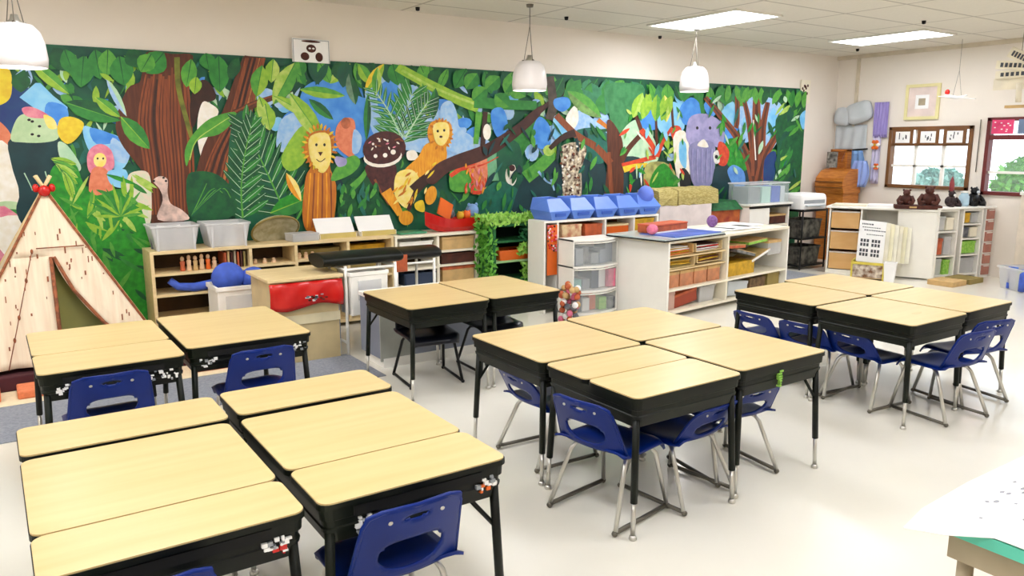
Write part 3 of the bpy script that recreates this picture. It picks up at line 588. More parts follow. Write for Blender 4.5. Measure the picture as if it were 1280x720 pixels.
def make_chair(name, label, plastic, legs, group, loc, rz, ht=.60, SH=.35):
    t = thing(name, label, 'chair', loc, rz, group)
    def bpos(u, v):   # backrest, leaning back, curved around the sitter, narrower and rounded at the top
        wv = .185 - .028*v; z = SH + .0 + (ht-SH)*v - .010*max(0, abs(u)-.82)/.18*max(0, v-.7)/.3
        y = -.165 - .075*v + .035*u*u*(1-.4*v) + .05*(1-v)**3*0
        return (u*wv, y, z)
    def hole(u, v):
        a = (abs(u)/.62)**2.4 + (abs(v-.38)/.27)**2 if v < .38 else (abs(u)/.62)**4 + (abs(v-.38)/.17)**2   # lower opening, flat topped
        b = (abs(u)/.26)**2 + (abs(v-.85)/.045)**2
        return min(a**.5-1, b**.5-1)*.5
    vs, fs = shell(30, 24, None, hole, bpos)
    m = MB(); m.add(vs, fs, True); bk = m.build('backrest', plastic, t, solid=.009)
    # raised rolled rim
    MB().tube([bpos(-1, v) for v in (0, .3, .6, .85)] + [Vector(bpos(-.93, .97)), bpos(-.7, 1), bpos(0, 1), bpos(.7, 1), bpos(.93, .97)] + [bpos(1, v) for v in (.85, .6, .3, 0)], .007, 6).build('rim', plastic, bk)
    def spos(u, v):
        x = u*(.195 - .01*v); y = -.165 + .36*v; z = SH - .018*(1-u*u)*math.sin(math.pi*min(1, v*1.1)) - .05*max(0, v-.8)**2/.04 + .0
        if v < .12: z += .012*(1-v/.12)
        return (x*(1-.12*max(0, v-.85)/.15), y - .02*max(0, abs(u)-.7)/.3*v, z - .012*max(0, abs(u)-.8)/.2)
    vs, fs = shell(12, 14, None, lambda u, v: 1, spos)
    m = MB(); m.add(vs, fs, True); m.build('seat', plastic, t, solid=.010)
    for s in (-1, 1):
        MB().tube([(.10*s, .06, SH-.03), (.135*s, .11, SH-.045), (.15*s, .125, SH-.07), (.185*s, .175, .022)], .0105, 8).build('leg', legs, t)
        MB().tube([(.10*s, -.02, SH-.03), (.14*s, -.08, SH-.045), (.152*s, -.10, SH-.07), (.19*s, -.20, .022)], .0105, 8).build('leg', legs, t)
        r_ = MB().use(M_rail if legs is M_chrome else M_blackm).tube([(.185*s, .175, .018), (.19*s, -.20, .018)], .010, 8)
        for y in (.178, -.203):
            r_.use(M_blackm if legs is not M_chrome else M_rail).sph((.188*s, y, .014), .014, .014, .013, 8, 6)
        r_.build('floor_runner', None, t)
        MB().box(.10*s-.012, .10*s+.012, -.03, .07, SH-.036, SH-.024).build('seat_bracket', legs, t)
    for x in (-.085, .085):
        rv = MB(); yy = bpos(x/.17, .84)[1]-.0065; zz = bpos(0, .84)[2]
        rv.sph((x, yy, zz), .008, .002, .006, 8, 5); rv.build('rivet', M_chrome, bk)
    return t
gc = {'a': 'navy chairs at the nearest cluster', 'b': 'navy chairs at the tent cluster', 'c': 'navy chairs tucked around the centre cluster', 'd': 'navy chairs tucked around the far cluster'}
c0 = make_chair('school_chair', 'navy plastic chair facing the sticker covered front of the nearest desk', M_navy, M_chrome, gc['a'], (.945, 2.13, 0), R(1))
def chair(x, y, rz, label, group, src=c0):
    c = dup(src, (x, y, 0), R(rz), label); c['group'] = group; return c
chair(.21, 2.10, 2, 'navy chair showing only its top edge at the bottom border of the picture', gc['a'])
chair(.385, 4.06, 1, 'navy plastic chair backing onto the nearest cluster, at the seamed desk before the tent', gc['b'])
chair(1.095, 4.13, 1, 'navy plastic chair at the unseamed desk beside the tent desk', gc['b'])
c2 = make_chair('school_chair', 'navy chair tucked under the centre cluster corner nearest the black chair', M_navy, M_chrome, gc['c'], (2.37, 3.16, 0), R(-92), .475, .32)
chair(2.60, 2.46, 6, 'navy chair under the front edge of the centre cluster, behind the black corner leg', gc['c'], c2)
chair(3.00, 2.53, -8, 'navy chair tucked under the green stickered desk of the centre cluster', gc['c'], c2)
chair(4.55, 3.44, -92, 'navy chair tucked at the far cluster side, closest to the open shelving', gc['d'], c2)
chair(4.57, 3.08, -86, 'navy chair in the middle of the far cluster side facing the centre cluster', gc['d'], c2)
chair(4.60, 2.72, -96, 'navy chair at the near corner of the far cluster, beside its corner leg', gc['d'], c2)
c3 = make_chair('school_chair', 'navy chair with its back against the bin at the nearest corner of the centre cluster', M_navy, M_chrome, gc['c'], (2.22, 2.49, 0), R(-80), .56, .34)
chair(4.74, 2.34, -8, 'navy chair at the front of the far cluster, next to its corner leg', gc['d'], c3)
chair(5.16, 2.42, -14, 'navy chair seen edge on at the front of the far cluster, by the outermost leg', gc['d'], c3)
c1 = make_chair('dark_chair', 'black chair with black bent legs under the desk by the low panel', M_bchair, M_blackm, 'black chairs under the pair of desks', (2.46, 4.70, 0), R(172), .58)
chair(3.02, 4.74, 176, 'black chair mostly hidden under the pair desk end nearest the green bookcase', 'black chairs under the pair of desks', c1)

# foreground table with dotted paper
t = thing('side_table', 'table edge with teal rim in the lower foreground, under the dotted white paper', 'table', (2.50, .52, 0))
Bx('tabletop', M_white, t, -.52, .55, -.75, .44, .655, .67); 
mb = MB().use(M_teal).box(-.53, -.52, .14, .44, .636, .668).box(-.53, .55, .44, .45, .636, .668); mb.use(M_black).box(-.534, -.52, -.75, .14, .630, .668); mb.build('edge_band', None, t)
Bx('apron', M_taupe, t, -.50, .50, -.72, .40, .56, .63)
for sx in (-.46, .46):
    for sy in (-.68, .37): MB().tube([(sx, sy, 0), (sx, sy, .6)], .02, 10).build('leg', M_taupe, t)
pp = MB(); q = [atz(1122, 657, .69), atz(1300, 548, .69)]
outl = [(1.835, .955), (1.98, .985), (2.25, 1.0), (2.65, 1.0), (2.96, .99), (2.96, -.2), (1.975, -.2), (1.975, .5), (1.97, .80), (1.88, .88)]
pp.use(M_paper).prism([(x, y) for x, y in outl], .672, .674)
pp.use(mat('pale grey dots', (150, 152, 158), .8))
g = random.Random(5)
for k in range(150):
    x, y = g.uniform(2.0, 2.9), g.uniform(.0, .95); a, b = g.uniform(.005, .016), g.uniform(.003, .006)
    pp.prism([(x+a*math.cos(q_), y+b*math.sin(q_)) for q_ in [i*math.tau/8 for i in range(8)]], .674, .6744)
o = pp.build('paper_sheet'); tag(o, 'large white sheet of paper scattered with pale grey marks on the foreground table', 'paper')

# ================================================================== FLOOR COVERINGS
o = Bx('carpet_strip', M_carpet, None, -2.2, 2.25, 4.95, 5.66, 0, .006); tag(o, 'grey blue carpet strip crossing the floor behind the tent desks', 'rug')
o = Bx('beige_rug', M_beige, None, -2.2, 2.0, 5.66, 6.55, 0, .008); tag(o, 'beige rug at the foot of the tent, beyond the carpet strip', 'rug')
for i in range(6):
    x = -.32+i*.36
    o = Bx('floor_block', M_coral, None, x, x+.27, 5.76, 5.98, .008, .06, .01)
    tag(o, 'flat coral floor block in the row laid along the beige rug', 'floor block', 'coral blocks along the rug')
    o['label'] = ['coral floor block at the picture border below the tent', 'coral floor block left of the tent desk legs', 'coral floor block behind the seamed tent desk', 'coral floor block seen between the two tent desks', 'coral floor block behind the chair at the unseamed desk', 'coral floor block at the end toward the red storage box'][i]
o = Bx('carpet_mat', M_carpet, None, 7.6, 8.7, 5.2, 6.6, 0, .006); tag(o, 'grey carpet patch between open shelving and the drawer units', 'rug')

# ================================================================== TENT
t = thing('play_tent', 'cream canvas teepee play tent with brown edges and a dark opening', 'tent', (.30, 6.45, 0))
apex = Vector((.045, 0, 1.33)); a0 = [Vector((-.62, -.42, .14)), Vector((.70, -.32, .14)), Vector((.62, .40, .14)), Vector((-.62, .40, .14))]
def tri_pt(A, B_, C_, u, v): return A*(1-u-v)+B_*u+C_*v
def ruf(P, k): return P + Vector((0, -.006-.012*math.sin(k*3.1)**2, 0))
# front face with the opening cut out: polygons around it
Lf, Rf, Ap = a0[0], a0[1], apex
def F(u, v): return Ap.lerp(Lf.lerp(Rf, u), v)      # v 0 at the apex, 1 at the hem
fm = MB(); N = 26; uo = lambda v: (.50, .50+.34*min(1, max(0, (v-.40)/.55)))
for j in range(24):
    v0, v1 = .03+j*.97/24, .03+(j+1)*.97/24
    def col(a0_, a1_, b0_, b1_, n):
        for i in range(n):
            pts = []
            for (vv, lo, hi, ii) in ((v0, a0_, b0_, i), (v0, a0_, b0_, i+1), (v1, a1_, b1_, i+1), (v1, a1_, b1_, i)):
                u = lo+(hi-lo)*ii/n; P = F(u, vv); pts.append(P+Vector((0, .016*math.sin(u*40+vv*3)*vv, 0)))
            fm.add(pts, [(0, 1, 2, 3)], True)
    if v1 < .42: col(0, 0, 1, 1, 12)
    else: col(0, 0, uo(v0)[0], uo(v1)[0], 7); col(uo(v0)[1], uo(v1)[1], 1, 1, 6)
fr = fm.build('front_panel', M_tent, t, solid=.004)
for nm, (A, B_) in (('side_panel', (a0[1], a0[2])), ('side_panel', (a0[3], a0[0])), ('back_panel', (a0[2], a0[3]))):
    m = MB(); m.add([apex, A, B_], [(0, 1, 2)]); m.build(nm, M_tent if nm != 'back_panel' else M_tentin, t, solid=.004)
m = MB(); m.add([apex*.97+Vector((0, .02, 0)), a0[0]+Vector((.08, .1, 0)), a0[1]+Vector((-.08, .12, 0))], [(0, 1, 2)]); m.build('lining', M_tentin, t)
mp_ = MB()
for q in a0: mp_ = MB().tube([q, apex, apex+(apex-q).normalized()*.10], .012, 8).build('pole', M_wood, t)
tr = MB(); tr.tube([F(0, v)+Vector((0, -.008, 0)) for v in (.02, .3, .6, 1)], .010, 6).tube([F(1, v)+Vector((0, -.008, 0)) for v in (.02, .3, .6, 1)], .010, 6)
tr.build('edge_trim', M_bark, t)
tr = MB(); tr.tube([F(.50, v)+Vector((-.008, -.010, 0)) for v in (.40, .7, 1)], .013, 6).tube([F(uo(v)[1], v)+Vector((.01, -.012, 0)) for v in (.40, .6, .8, .95)], .013, 6)
tr.build('opening_trim', M_bark, t)
cr_ = MB(); cr_.tube([F(.25, v)+Vector((0, -.02, 0)) for v in (.35, .6, 1)], .003, 6)
for v in (.36, .52, .72, .84): cr_.sph(F(.25, v)+Vector((0, -.024, 0)), .009, .006, .018, 8, 6)
cr_.tube([F(.30, .345)+Vector((0, -.02, 0)), F(.95, .345)+Vector((0, -.02, 0))], .004, 6).build('stitching', M_bark, t)
m = MB(); g = random.Random(2)
for k in range(70):
    u, v = g.uniform(.04, .96), g.uniform(.25, .98)
    if uo(v)[0]-.06 < u < uo(v)[1]+.08: continue
    P = F(u, v)+Vector((0, -.024, 0)); L_ = g.uniform(.01, .05)
    m.box(P.x-.003, P.x+g.uniform(.002, .008), P.y-.001, P.y+.002, P.z, P.z+L_)
m.build('printed_twigs', M_bark, t)['kind'] = 'stuff'
m = MB(); m.sph(apex+Vector((0, -.03, -.02)), .04, .03, .04, 10, 8); m.sph(apex+Vector((-.05, -.02, .0)), .022, .02, .03, 8, 6); m.sph(apex+Vector((.05, -.02, .0)), .022, .02, .03, 8, 6)
m.build('red_bow', M_red, t)['label'] = 'red bow tied at the tent peak'
o = MB().box(-.6, 1.12, 5.99, 6.95, .008, .11).build('floor_mat', M_maroon, None, .01); tag(o, 'thick maroon mat the play tent stands on', 'mat')


# ================================================================== generic storage builders
def unit(name, label, cat, loc, rz, L, Dp, H, cols, th=.022, mat_=M_wood, z0=.06, backm=M_dark, back=True, side=None, group=None, overhang=.0):
    """open shelving: cols = [(x_start, x_end, [shelf heights])]; front at local y=0, depth to +y"""
    t = thing(name, label, cat, loc, rz, group)
    Bx('top_panel', mat_, t, -overhang, L+overhang, -overhang, Dp, H-th, H, .003)
    for x in (0, L-th): Bx('side_panel', side or mat_, t, x, x+th, 0, Dp, 0, H-th, .002)
    Bx('base_board', mat_, t, th, L-th, .01, Dp, z0-th, z0)
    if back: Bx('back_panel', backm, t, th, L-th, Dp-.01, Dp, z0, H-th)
    xs = sorted({c[0] for c in cols} | {c[1] for c in cols})
    for x in xs:
        if .03 < x < L-.03: Bx('divider', mat_, t, x-th/2, x+th/2, .004, Dp-.012, z0, H-th)
    for a, b, zs in cols:
        for z in zs: Bx('shelf', mat_, t, a+th*.5 if a > .03 else th, b-th*.5 if b < L-.03 else L-th, .006, Dp-.012, z-th*.8, z)
    return t
def W(loc, rz, x, y, z):    # local -> world
    c, s_ = math.cos(rz), math.sin(rz); return (loc[0]+c*x-s_*y, loc[1]+s_*x+c*y, z)
def open_bin(name, label, cat, loc, rz, w_, d_, h_, m, group=None, taper=.85, th=.004, fill=None, fillm=None, handle=False):
    """hollow tapered tub, rim at the top"""
    t = thing(name, label, cat, loc, rz, group)
    def rg(k, z, i=0): return [Vector((x, y, z)) for x, y in rrect(-w_/2*k+i, w_/2*k-i, -d_/2*k+i, d_/2*k-i, .015, 3)]
    b = MB(); b.loft([rg(taper, 0), rg(1, h_*.9), rg(1.05, h_*.92), rg(1.05, h_), rg(1, h_, .006), rg(1, h_*.9, .006), rg(taper, .006, .006)], cap=True)
    b.build('tub', m, t)
    if fill:
        f = MB(); g_ = random.Random(int(loc[0]*97+loc[1]*31))
        for k in range(14):
            f.use(g_.choice(fill)); a = g_.uniform(-.36, .36)*w_; c = g_.uniform(-.34, .34)*d_; s1 = g_.uniform(.07, .14)*w_
            f.box(a-s1, a+s1, c-.05*d_, c+.05*d_, .01, h_*g_.uniform(.55, .95), Matrix.Rotation(g_.uniform(-.12, .12), 4, 'Y'))
        f.build('contents', None, t)
    if handle:
        MB().box(-w_*.3, w_*.3, -d_/2-.006, -d_/2+.0, h_*.35, h_*.8).build('front_label', fillm or M_speck, t)
    return t
def block(name, label, cat, loc, rz, w_, d_, h_, m, group=None, bevel=.004, m2=None):
    """closed box with a lid or cover band"""
    t = thing(name, label, cat, loc, rz, group)
    Bx('box_body', m, t, -w_/2, w_/2, -d_/2, d_/2, 0, h_*.8, bevel); Bx('lid', m2 or m, t, -w_/2-.004, w_/2+.004, -d_/2-.004, d_/2+.004, h_*.8, h_, bevel)
    return t
def book(name, label, loc, rz, w_, d_, h_, m, group, lean=0):
    mm = MB().use(m); M_ = Matrix.Rotation(lean, 4, 'Y')
    mm.box(-w_/2, -w_/2+.002, -d_/2, d_/2, 0, h_, M_).box(w_/2-.002, w_/2, -d_/2, d_/2, 0, h_, M_).box(-w_/2, w_/2, -d_/2, -d_/2+.003, 0, h_, M_)
    mm.use(M_paper).box(-w_/2+.002, w_/2-.002, -d_/2+.004, d_/2-.004, .003, h_-.004, M_); o = mm.build(name, None, None, loc=loc); o.rotation_euler = (0, 0, rz); tag(o, label, 'book', group); return o

# ================================================================== LONG SHELF AGAINST THE MURAL
S1 = (1.02, 6.60); HS = .80
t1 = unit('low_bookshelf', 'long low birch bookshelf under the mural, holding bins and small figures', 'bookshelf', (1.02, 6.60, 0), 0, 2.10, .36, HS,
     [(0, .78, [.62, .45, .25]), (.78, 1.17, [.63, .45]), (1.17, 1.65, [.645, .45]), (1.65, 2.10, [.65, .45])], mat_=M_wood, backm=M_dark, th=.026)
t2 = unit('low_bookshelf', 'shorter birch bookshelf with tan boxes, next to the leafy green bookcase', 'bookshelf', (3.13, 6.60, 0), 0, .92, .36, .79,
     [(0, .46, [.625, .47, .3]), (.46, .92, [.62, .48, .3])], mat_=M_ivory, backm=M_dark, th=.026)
# small figures in the compartments
def figure(i, x, y, z, h, m, label, grp):
    t = thing('toy_figure', label, 'toy', (x, y, z), 0, grp); b = MB().use(m)
    b.lathe([(.018, 0), (.022, .01), (.016, h*.35), (.02, h*.62), (.008, h*.7)], 10, cap=True); b.build('body', m, t); MB().sph((0, 0, h*.82), .016, .016, h*.17, 10, 7).build('head', M_skin, t)
for i, (x, h, m) in enumerate(((1.27, .12, M_terra), (1.32, .13, M_skin), (1.37, .12, M_tan), (1.42, .13, M_skin), (1.47, .125, M_orange), (1.52, .10, M_skin))):
    figure(i, x, 6.68, .62, h, m, 'small tan wooden figure lined up in the first compartment of the long shelf', 'tan figures in the long shelf')
for i, x in enumerate((1.86, 1.94, 2.02)): figure(i, x, 6.70, .625, .045, M_skin, 'tiny pale figure on the second compartment floor of the long shelf', 'tiny figures in the long shelf')
for i, x in enumerate((2.24, 2.30, 2.36)): figure(i, x, 6.68, .64, .06, M_skin, 'tiny pink figure on the third compartment floor of the long shelf', 'tiny pink figures in the long shelf')
for i in range(7):
    m = (M_terra, M_tan, M_brown, M_taupe, M_terra, M_brown, M_olive)[i]
    book('book', 'thin brown book standing at the end of the first compartment, by the divider', (1.60+i*.026, 6.74, .62), 0, .02, .2, .13+.01*(i % 2), m, 'brown books in the long shelf')
for i in range(3): block('storage_box', ['olive box pushed to the back of the second lower compartment', 'olive box below the third compartment of the long shelf', 'olive box behind the black roll on the long shelf'][i], 'box', (2.0+i*.42, 6.76, .45), 0, .30, .22, .13, M_olive, 'olive boxes in the long shelf')
for i in range(2): block('storage_box', ['dark olive box in the compartment above the red storage box', 'yellowish box in the compartment above the black roll'][i], 'box', (2.45+i*.45, 6.80, .65 if i else .645), 0, .36, .16, .07, (M_olive, M_mustard)[i])
# blue bag-like tube and things low in the first bay
m = MB().tube([(1.16, 6.66, .555), (1.22, 6.65, .50), (1.34, 6.64, .485), (1.50, 6.64, .50), (1.62, 6.64, .49)], .028, 12, .045); o = m.build('rolled_fabric', M_royal); tag(o, 'royal blue rolled fabric lying across the lower shelf by the tent', 'fabric roll')
block('storage_box', 'pale green lidded box at the bottom of the shelf beside the tent', 'box', (1.20, 6.74, .06), 0, .26, .24, .13, mat('pale green plastic', (170, 196, 130), .5))
open_bin('storage_bin', 'clear grey bin on the lowest shelf beside the pale green box', 'bin', (1.52, 6.76, .06), 0, .30, .26, .17, M_frost, None, .9, fill=(M_speck, M_grey))
# white tub with blue plush before the shelf
Bx_ = thing('storage_crate', 'tall white plastic crate standing before the long shelf, holding blue cushions', 'crate', (1.63, 6.37, 0))
b = MB().box(-.21, .21, -.16, -.15, .0, .52).box(-.21, .21, .15, .16, 0, .52).box(-.21, -.20, -.15, .15, 0, .52).box(.20, .21, -.15, .15, 0, .52).box(-.2, .2, -.15, .15, 0, .01); b.build('crate_body', M_white, Bx_, .004)
b = MB().box(-.222, .222, -.172, -.15, .50, .535).box(-.222, .222, .15, .172, .50, .535).box(-.222, -.2, -.15, .15, .50, .535).box(.2, .222, -.15, .15, .50, .535); b.build('rim', M_white, Bx_, .004)
MB().box(-.15, .15, -.163, -.159, .30, .46).build('recessed_panel', M_frost, Bx_)
for (x, z, r_, lab) in ((-.085, .585, .13, 'larger round royal blue cushion poking out of the white crate'), (.115, .555, .105, 'smaller round royal blue cushion in the white crate')):
    o = MB().sph((0, 0, 0), r_, .075, r_*.95, 18, 12).build('round_cushion', M_royal, None, loc=(1.63+x, 6.37, z)); tag(o, lab, 'cushion')
# on top of the shelf: bins
def clear_tub(x, y, z, w_, d_, h_, lab):
    t = open_bin('clear_bin', lab, 'bin', (x, y, z), 0, w_, d_, h_, M_frost, 'clear bins on the long shelf', .82, fill=(M_speck, M_grey, M_tan, M_paper))
    for s in (-1, 1): MB().box(s*w_*.38-.008, s*w_*.38+.008, -d_/2-.006, -d_/2+.006, .0, h_*.9, Matrix.Rotation(.0, 4, 'X')).build('corner_rib', M_frost, t)
clear_tub(1.225, 6.76, HS, .36, .30, .20, 'frosted open bin at the tent end of the long shelf top')
clear_tub(1.635, 6.76, HS, .35, .30, .20, 'frosted open bin second from the tent on the long shelf top')
# woven tray
t = thing('woven_basket', 'oval woven grey green basket tilted up on the shelf top', 'basket', (2.06, 6.78, HS), R(6))
b = MB(); Mx = Matrix.Rotation(R(-48), 4, 'X')
rings = []
for k, (rx, ry, z) in enumerate(((.13, .10, .0), (.19, .15, .015), (.215, .175, .05), (.20, .16, .045), (.12, .09, .012))):
    rings.append([Mx @ Vector((rx*math.cos(a), ry*math.sin(a), -z)) + Vector((0, 0, .135)) for a in [i*math.tau/28 for i in range(28)]])
b.loft(rings, smooth=True).build('basket_body', M_straw if False else mat('woven reed', (168, 160, 124), .8, rgb2=(196, 190, 160), scale=18, bump=.6), t)
b = MB(); b.tube([Mx @ Vector((.21*math.cos(a), .17*math.sin(a), -.05)) + Vector((0, 0, .135)) for a in [i*math.tau/28 for i in range(29)]], .009, 6).build('rim', M_olive, t)
block('storage_box', 'flat pale box with a yellow band beside the woven basket', 'box', (2.28, 6.70, HS), R(4), .24, .18, .07, M_frost, None, .004, M_frost)
def easel_book(x, lab):
    t = thing('binder', lab, 'binder', (x, 6.72, HS), 0, 'white binders propped on the shelf')
    Mx = Matrix.Rotation(R(-38), 4, 'X')
    MB().box(-.18, .18, 0, .012, 0, .22, Mx).build('cover', M_paper, t, .002)
    for s in (-.172, .172): MB().box(s-.004, s+.004, -.02, .14, 0, .04).build('stand_side', M_ivory, t)
    MB().box(-.17, .17, -.02, .0, 0, .045).build('front_strip', mat('ochre strip', (206, 186, 110), .6), t)
easel_book(2.62, 'open white binder propped beside the woven basket'); easel_book(3.02, 'open white binder propped nearer the red canoe')
o = MB().box(3.22, 3.5, 6.66, 6.86, .795, .81).build('green_book', mat('sea green cover', (70, 150, 110), .5)); tag(o, 'thin sea green book lying flat between binder and canoe', 'book')
# red canoe with toys
t = thing('toy_boat', 'red toy canoe filled with small toys on the shelf end', 'toy boat', (3.86, 6.72, .79)); t.scale = (1.02, 1.1, 1.5)
rings = []
for i in range(13):
    u = -1+i/6; x = u*.34; wv = .095*(1-abs(u)**3)+.004; zt = .085+.09*max(0, -u-.35)**1.2+.012*max(0, u); zb = .05*abs(u)**4
    rings.append([Vector((x, -wv, zt)), Vector((x, -wv*.8, (zt+zb)/2*.7+zb*.3)), Vector((x, -wv*.35, zb)), Vector((x, wv*.35, zb)), Vector((x, wv*.8, (zt+zb)/2*.7+zb*.3)), Vector((x, wv, zt)), Vector((x, wv-.008 if wv > .01 else wv, zt)), Vector((x, 0, zb+.02)), Vector((x, -wv+.008 if wv > .01 else -wv, zt))])
MB().loft(rings, cap=True, smooth=False).build('hull', M_red, t)
MB().box(-.24, -.10, -.05, -.03, .03, .14, Matrix.Rotation(R(22), 4, 'Y') @ Matrix.Translation((-.02, 0, 0))).build('flag_board', M_orange, t)
for i, (x, y, z, r_, m, n) in enumerate(((-.06, 0, .13, .045, M_speck, 'grey mottled plush ball in the red canoe'), (.05, .0, .11, .04, M_mustard, 'yellow plush toy in the red canoe'), (.12, -.01, .115, .042, M_orange, 'small orange plush toy in the red canoe'), (.20, .02, .15, .07, M_sky, 'pale blue plush ball in the red canoe'))):
    t_ = thing('plush_toy', n, 'plush toy', (3.86+x, 6.72+y, .83+z), 0); MB().sph((0, 0, 0), r_, r_*.9, r_, 14, 10).build('body', m, t_)
    for s in (-1, 1): MB().sph((s*r_*.6, -.01, r_*.85), r_*.28, r_*.2, r_*.3, 8, 6).build('ear', m, t_)
# contents of the shorter bookshelf
open_bin('storage_bin', 'white basket in the upper bay of the shorter bookshelf', 'bin', (3.37, 6.75, .625), 0, .36, .24, .10, M_white, None, .92)
block('storage_box', 'tan printed box in the top bay next to the leafy bookcase', 'box', (3.83, 6.76, .62), 0, .36, .26, .125, M_tan, 'tan boxes in the shorter bookshelf')
block('storage_box', 'dark wicker box in the middle bay under the tan printed box', 'box', (3.83, 6.76, .48), 0, .38, .26, .10, M_brown)
block('storage_box', 'tan box with a reddish pattern in the lower bay by the leafy bookcase', 'box', (3.83, 6.76, .30), 0, .36, .26, .15, M_tan, None, .004, M_terra)
open_bin('storage_bin', 'dark blue bin low in the shorter bookshelf', 'bin', (3.40, 6.74, .30), 0, .34, .24, .12, mat('dark blue plastic', (40, 56, 84), .4), None, .92)

# ================================================================== RED STORAGE BOX, CART, LOW PANEL
t = thing('storage_cabinet', 'wooden storage cabinet with a red vinyl front before the long shelf', 'cabinet', (1.92, 5.86, 0))
Bx('cabinet_top', M_wood, t, -.29, .29, -.27, .30, .635, .66, .004); Bx('cabinet_body', M_olive if False else mat('pale plywood', (206, 186, 140), .6), t, -.26, .26, -.23, .27, 0, .635)
Bx('shelf_edge', mat('cream ledge', (226, 214, 176), .6), t, -.265, .265, -.24, -.23, .30, .37)
fl = MB()
for j in range(6):
    for i in range(14):
        def q(a, b): x = -.28+.56*a/14; z = .625-.19*b/6; return Vector((x, -.262-.02*math.sin(b/6*2.2)-.008*math.sin(a*1.3+b*.8), z-.02*math.sin(a*.5)*(b/6)))
        fl.add([q(i, j), q(i+1, j), q(i+1, j+1), q(i, j+1)], [(0, 1, 2, 3)], True)
rf = fl.build('red_flap', M_red, t, solid=.006)
d = MB().use(M_grey); g = random.Random(3)
for k in range(22):
    a = g.uniform(0, math.tau); r_ = g.uniform(0, 1); x, z = .05+.09*r_*math.cos(a), .50+.025*r_*math.sin(a); d.use(g.choice((M_grey, M_paper, M_black))).box(x, x+.02, -.300, -.294, z, z+.008)
d.build('printed_mark', None, rf)
# white wheeled frame with black top
def cart(name, lab, x, y, wd, m_top, zt=.69, ov=.08):
    t = thing(name, lab, 'cart', (x, y, 0), 0, 'white framed carts with black tops')
    for sx in (0, wd):
        for sy in (0, .34): MB().tube([(sx, sy, 0), (sx, sy, zt-.06)], .013, 8).build('leg', M_white, t)
    for sy in (0, .34): MB().tube([(0, sy, zt-.09), (wd, sy, zt-.09)], .011, 8).build('frame_bar', M_white, t)
    for sx in (0, wd):
        for z in (zt-.09, .10): MB().tube([(sx, 0, z), (sx, .34, z)], .011, 8).build('frame_bar', M_white, t)
    MB().loft([[Vector((u, .17+.17*math.cos(a), zt-.02+.055*math.sin(a))) for a in [k*math.tau/18 for k in range(18)]] for u in (-ov, -ov+.02, wd+.06, wd+.08)], smooth=True).build('black_top', m_top, t)
    return t
tc = cart('rolling_cart', 'white framed cart with a fat black roll on top, by the red fronted cabinet', 2.24, 5.62, .42, M_black, .77, .17)
tc2 = cart('rolling_cart', 'second white framed cart with a black top, partly behind the first', 2.83, 5.95, .36, M_blackm, .72)
Bx('blue_side_panel', mat('marbled blue panel', (40, 70, 120), .3, rgb2=(150, 170, 190), scale=3), tc, -.06, -.045, .03, .32, .14, .46)
Bx('grey_foot_panel', M_pgrey, tc, -.06, -.045, .03, .32, .02, .14)
open_bin('storage_bin', 'square white bin hanging at the front of the black topped cart', 'bin', (2.42, 5.70, .32), 0, .32, .24, .34, M_white, None, .95, handle=True, fillm=M_frost)
o = Bx('red_card', M_terra, None, 2.74, 2.84, 5.76, 5.765, .60, .74); tag(o, 'small orange red card standing against the second cart', 'card')
t = thing('low_cabinet', 'low grey blue cabinet with a white plinth behind the pair desks', 'cabinet', (2.30, 5.14, 0))
Bx('grey_panel', M_slate, t, .26, 1.15, 0, .012, .07, .52); Bx('side_board', mat('grey green board', (168, 170, 160), .7), t, 0, .26, 0, .012, .05, .52); Bx('plinth', M_white, t, .02, 1.15, -.006, .34, 0, .07); Bx('cabinet_body', M_slate, t, .0, 1.15, .012, .36, .07, .50); Bx('cabinet_top', M_white, t, -.01, 1.16, -.01, .37, .50, .53, .003)

# ================================================================== LEAFY GREEN BOOKCASE
t = thing('leafy_bookcase', 'bookcase dressed in green leaves under the mural, with a red tray inside', 'bookcase', (4.07, 6.36, 0))
for x in (0, .56): Bx('side_panel', M_dgreen, t, x, x+.03, 0, .34, 0, .88)
for z, m in ((.30, M_dgreen), (.50, mat('pale shelf green', (150, 190, 130), .5)), (.70, M_dgreen), (.86, M_dgreen)): Bx('shelf', m, t, .03, .56, 0, .33, z-.02, z, .004)
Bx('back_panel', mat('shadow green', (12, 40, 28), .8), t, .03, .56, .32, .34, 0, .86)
def leaves(x0, x1, y0, y1, z0, z1, n, name, m, seed, s=.035):
    g_ = random.Random(seed); b = MB()
    for k in range(n):
        c_ = Vector((g_.uniform(x0, x1), g_.uniform(y0, y1), g_.uniform(z0, z1))); u = Vector((g_.uniform(-1, 1), g_.uniform(-.6, .2), g_.uniform(-1, 1))).normalized()*s; v = u.cross(Vector((0, -1, g_.uniform(-.3, .3)))).normalized()*s*.4
        b.add([c_-u, c_+v, c_+u, c_-v], [(0, 1, 2, 3)])
    o = b.build(name, m, t); o['kind'] = 'stuff'; return o
leaves(-.06, .62, -.05, .30, .86, .95, 420, 'leaf_garland', M_lgreen, 1); leaves(-.08, .03, -.04, .25, .02, .86, 420, 'side_leaves', M_green, 2); leaves(.36, .62, -.03, .08, .68, .86, 160, 'front_leaves', M_dgreen, 3); leaves(.0, .62, -.03, .12, .10, .30, 360, 'lower_leaves', M_green, 4); leaves(.36, .62, -.03, .06, .28, .48, 130, 'hanging_leaves', M_lgreen, 6); leaves(.30, .60, -.04, .04, .55, .66, 90, 'vine_leaves', M_lgreen, 5)
open_bin('tray', 'orange red tray on the middle shelf of the leafy bookcase', 'tray', (4.07+.30, 6.50, .50), 0, .44, .24, .10, M_orange, None, .9, fill=(M_red, M_orange, M_mustard))

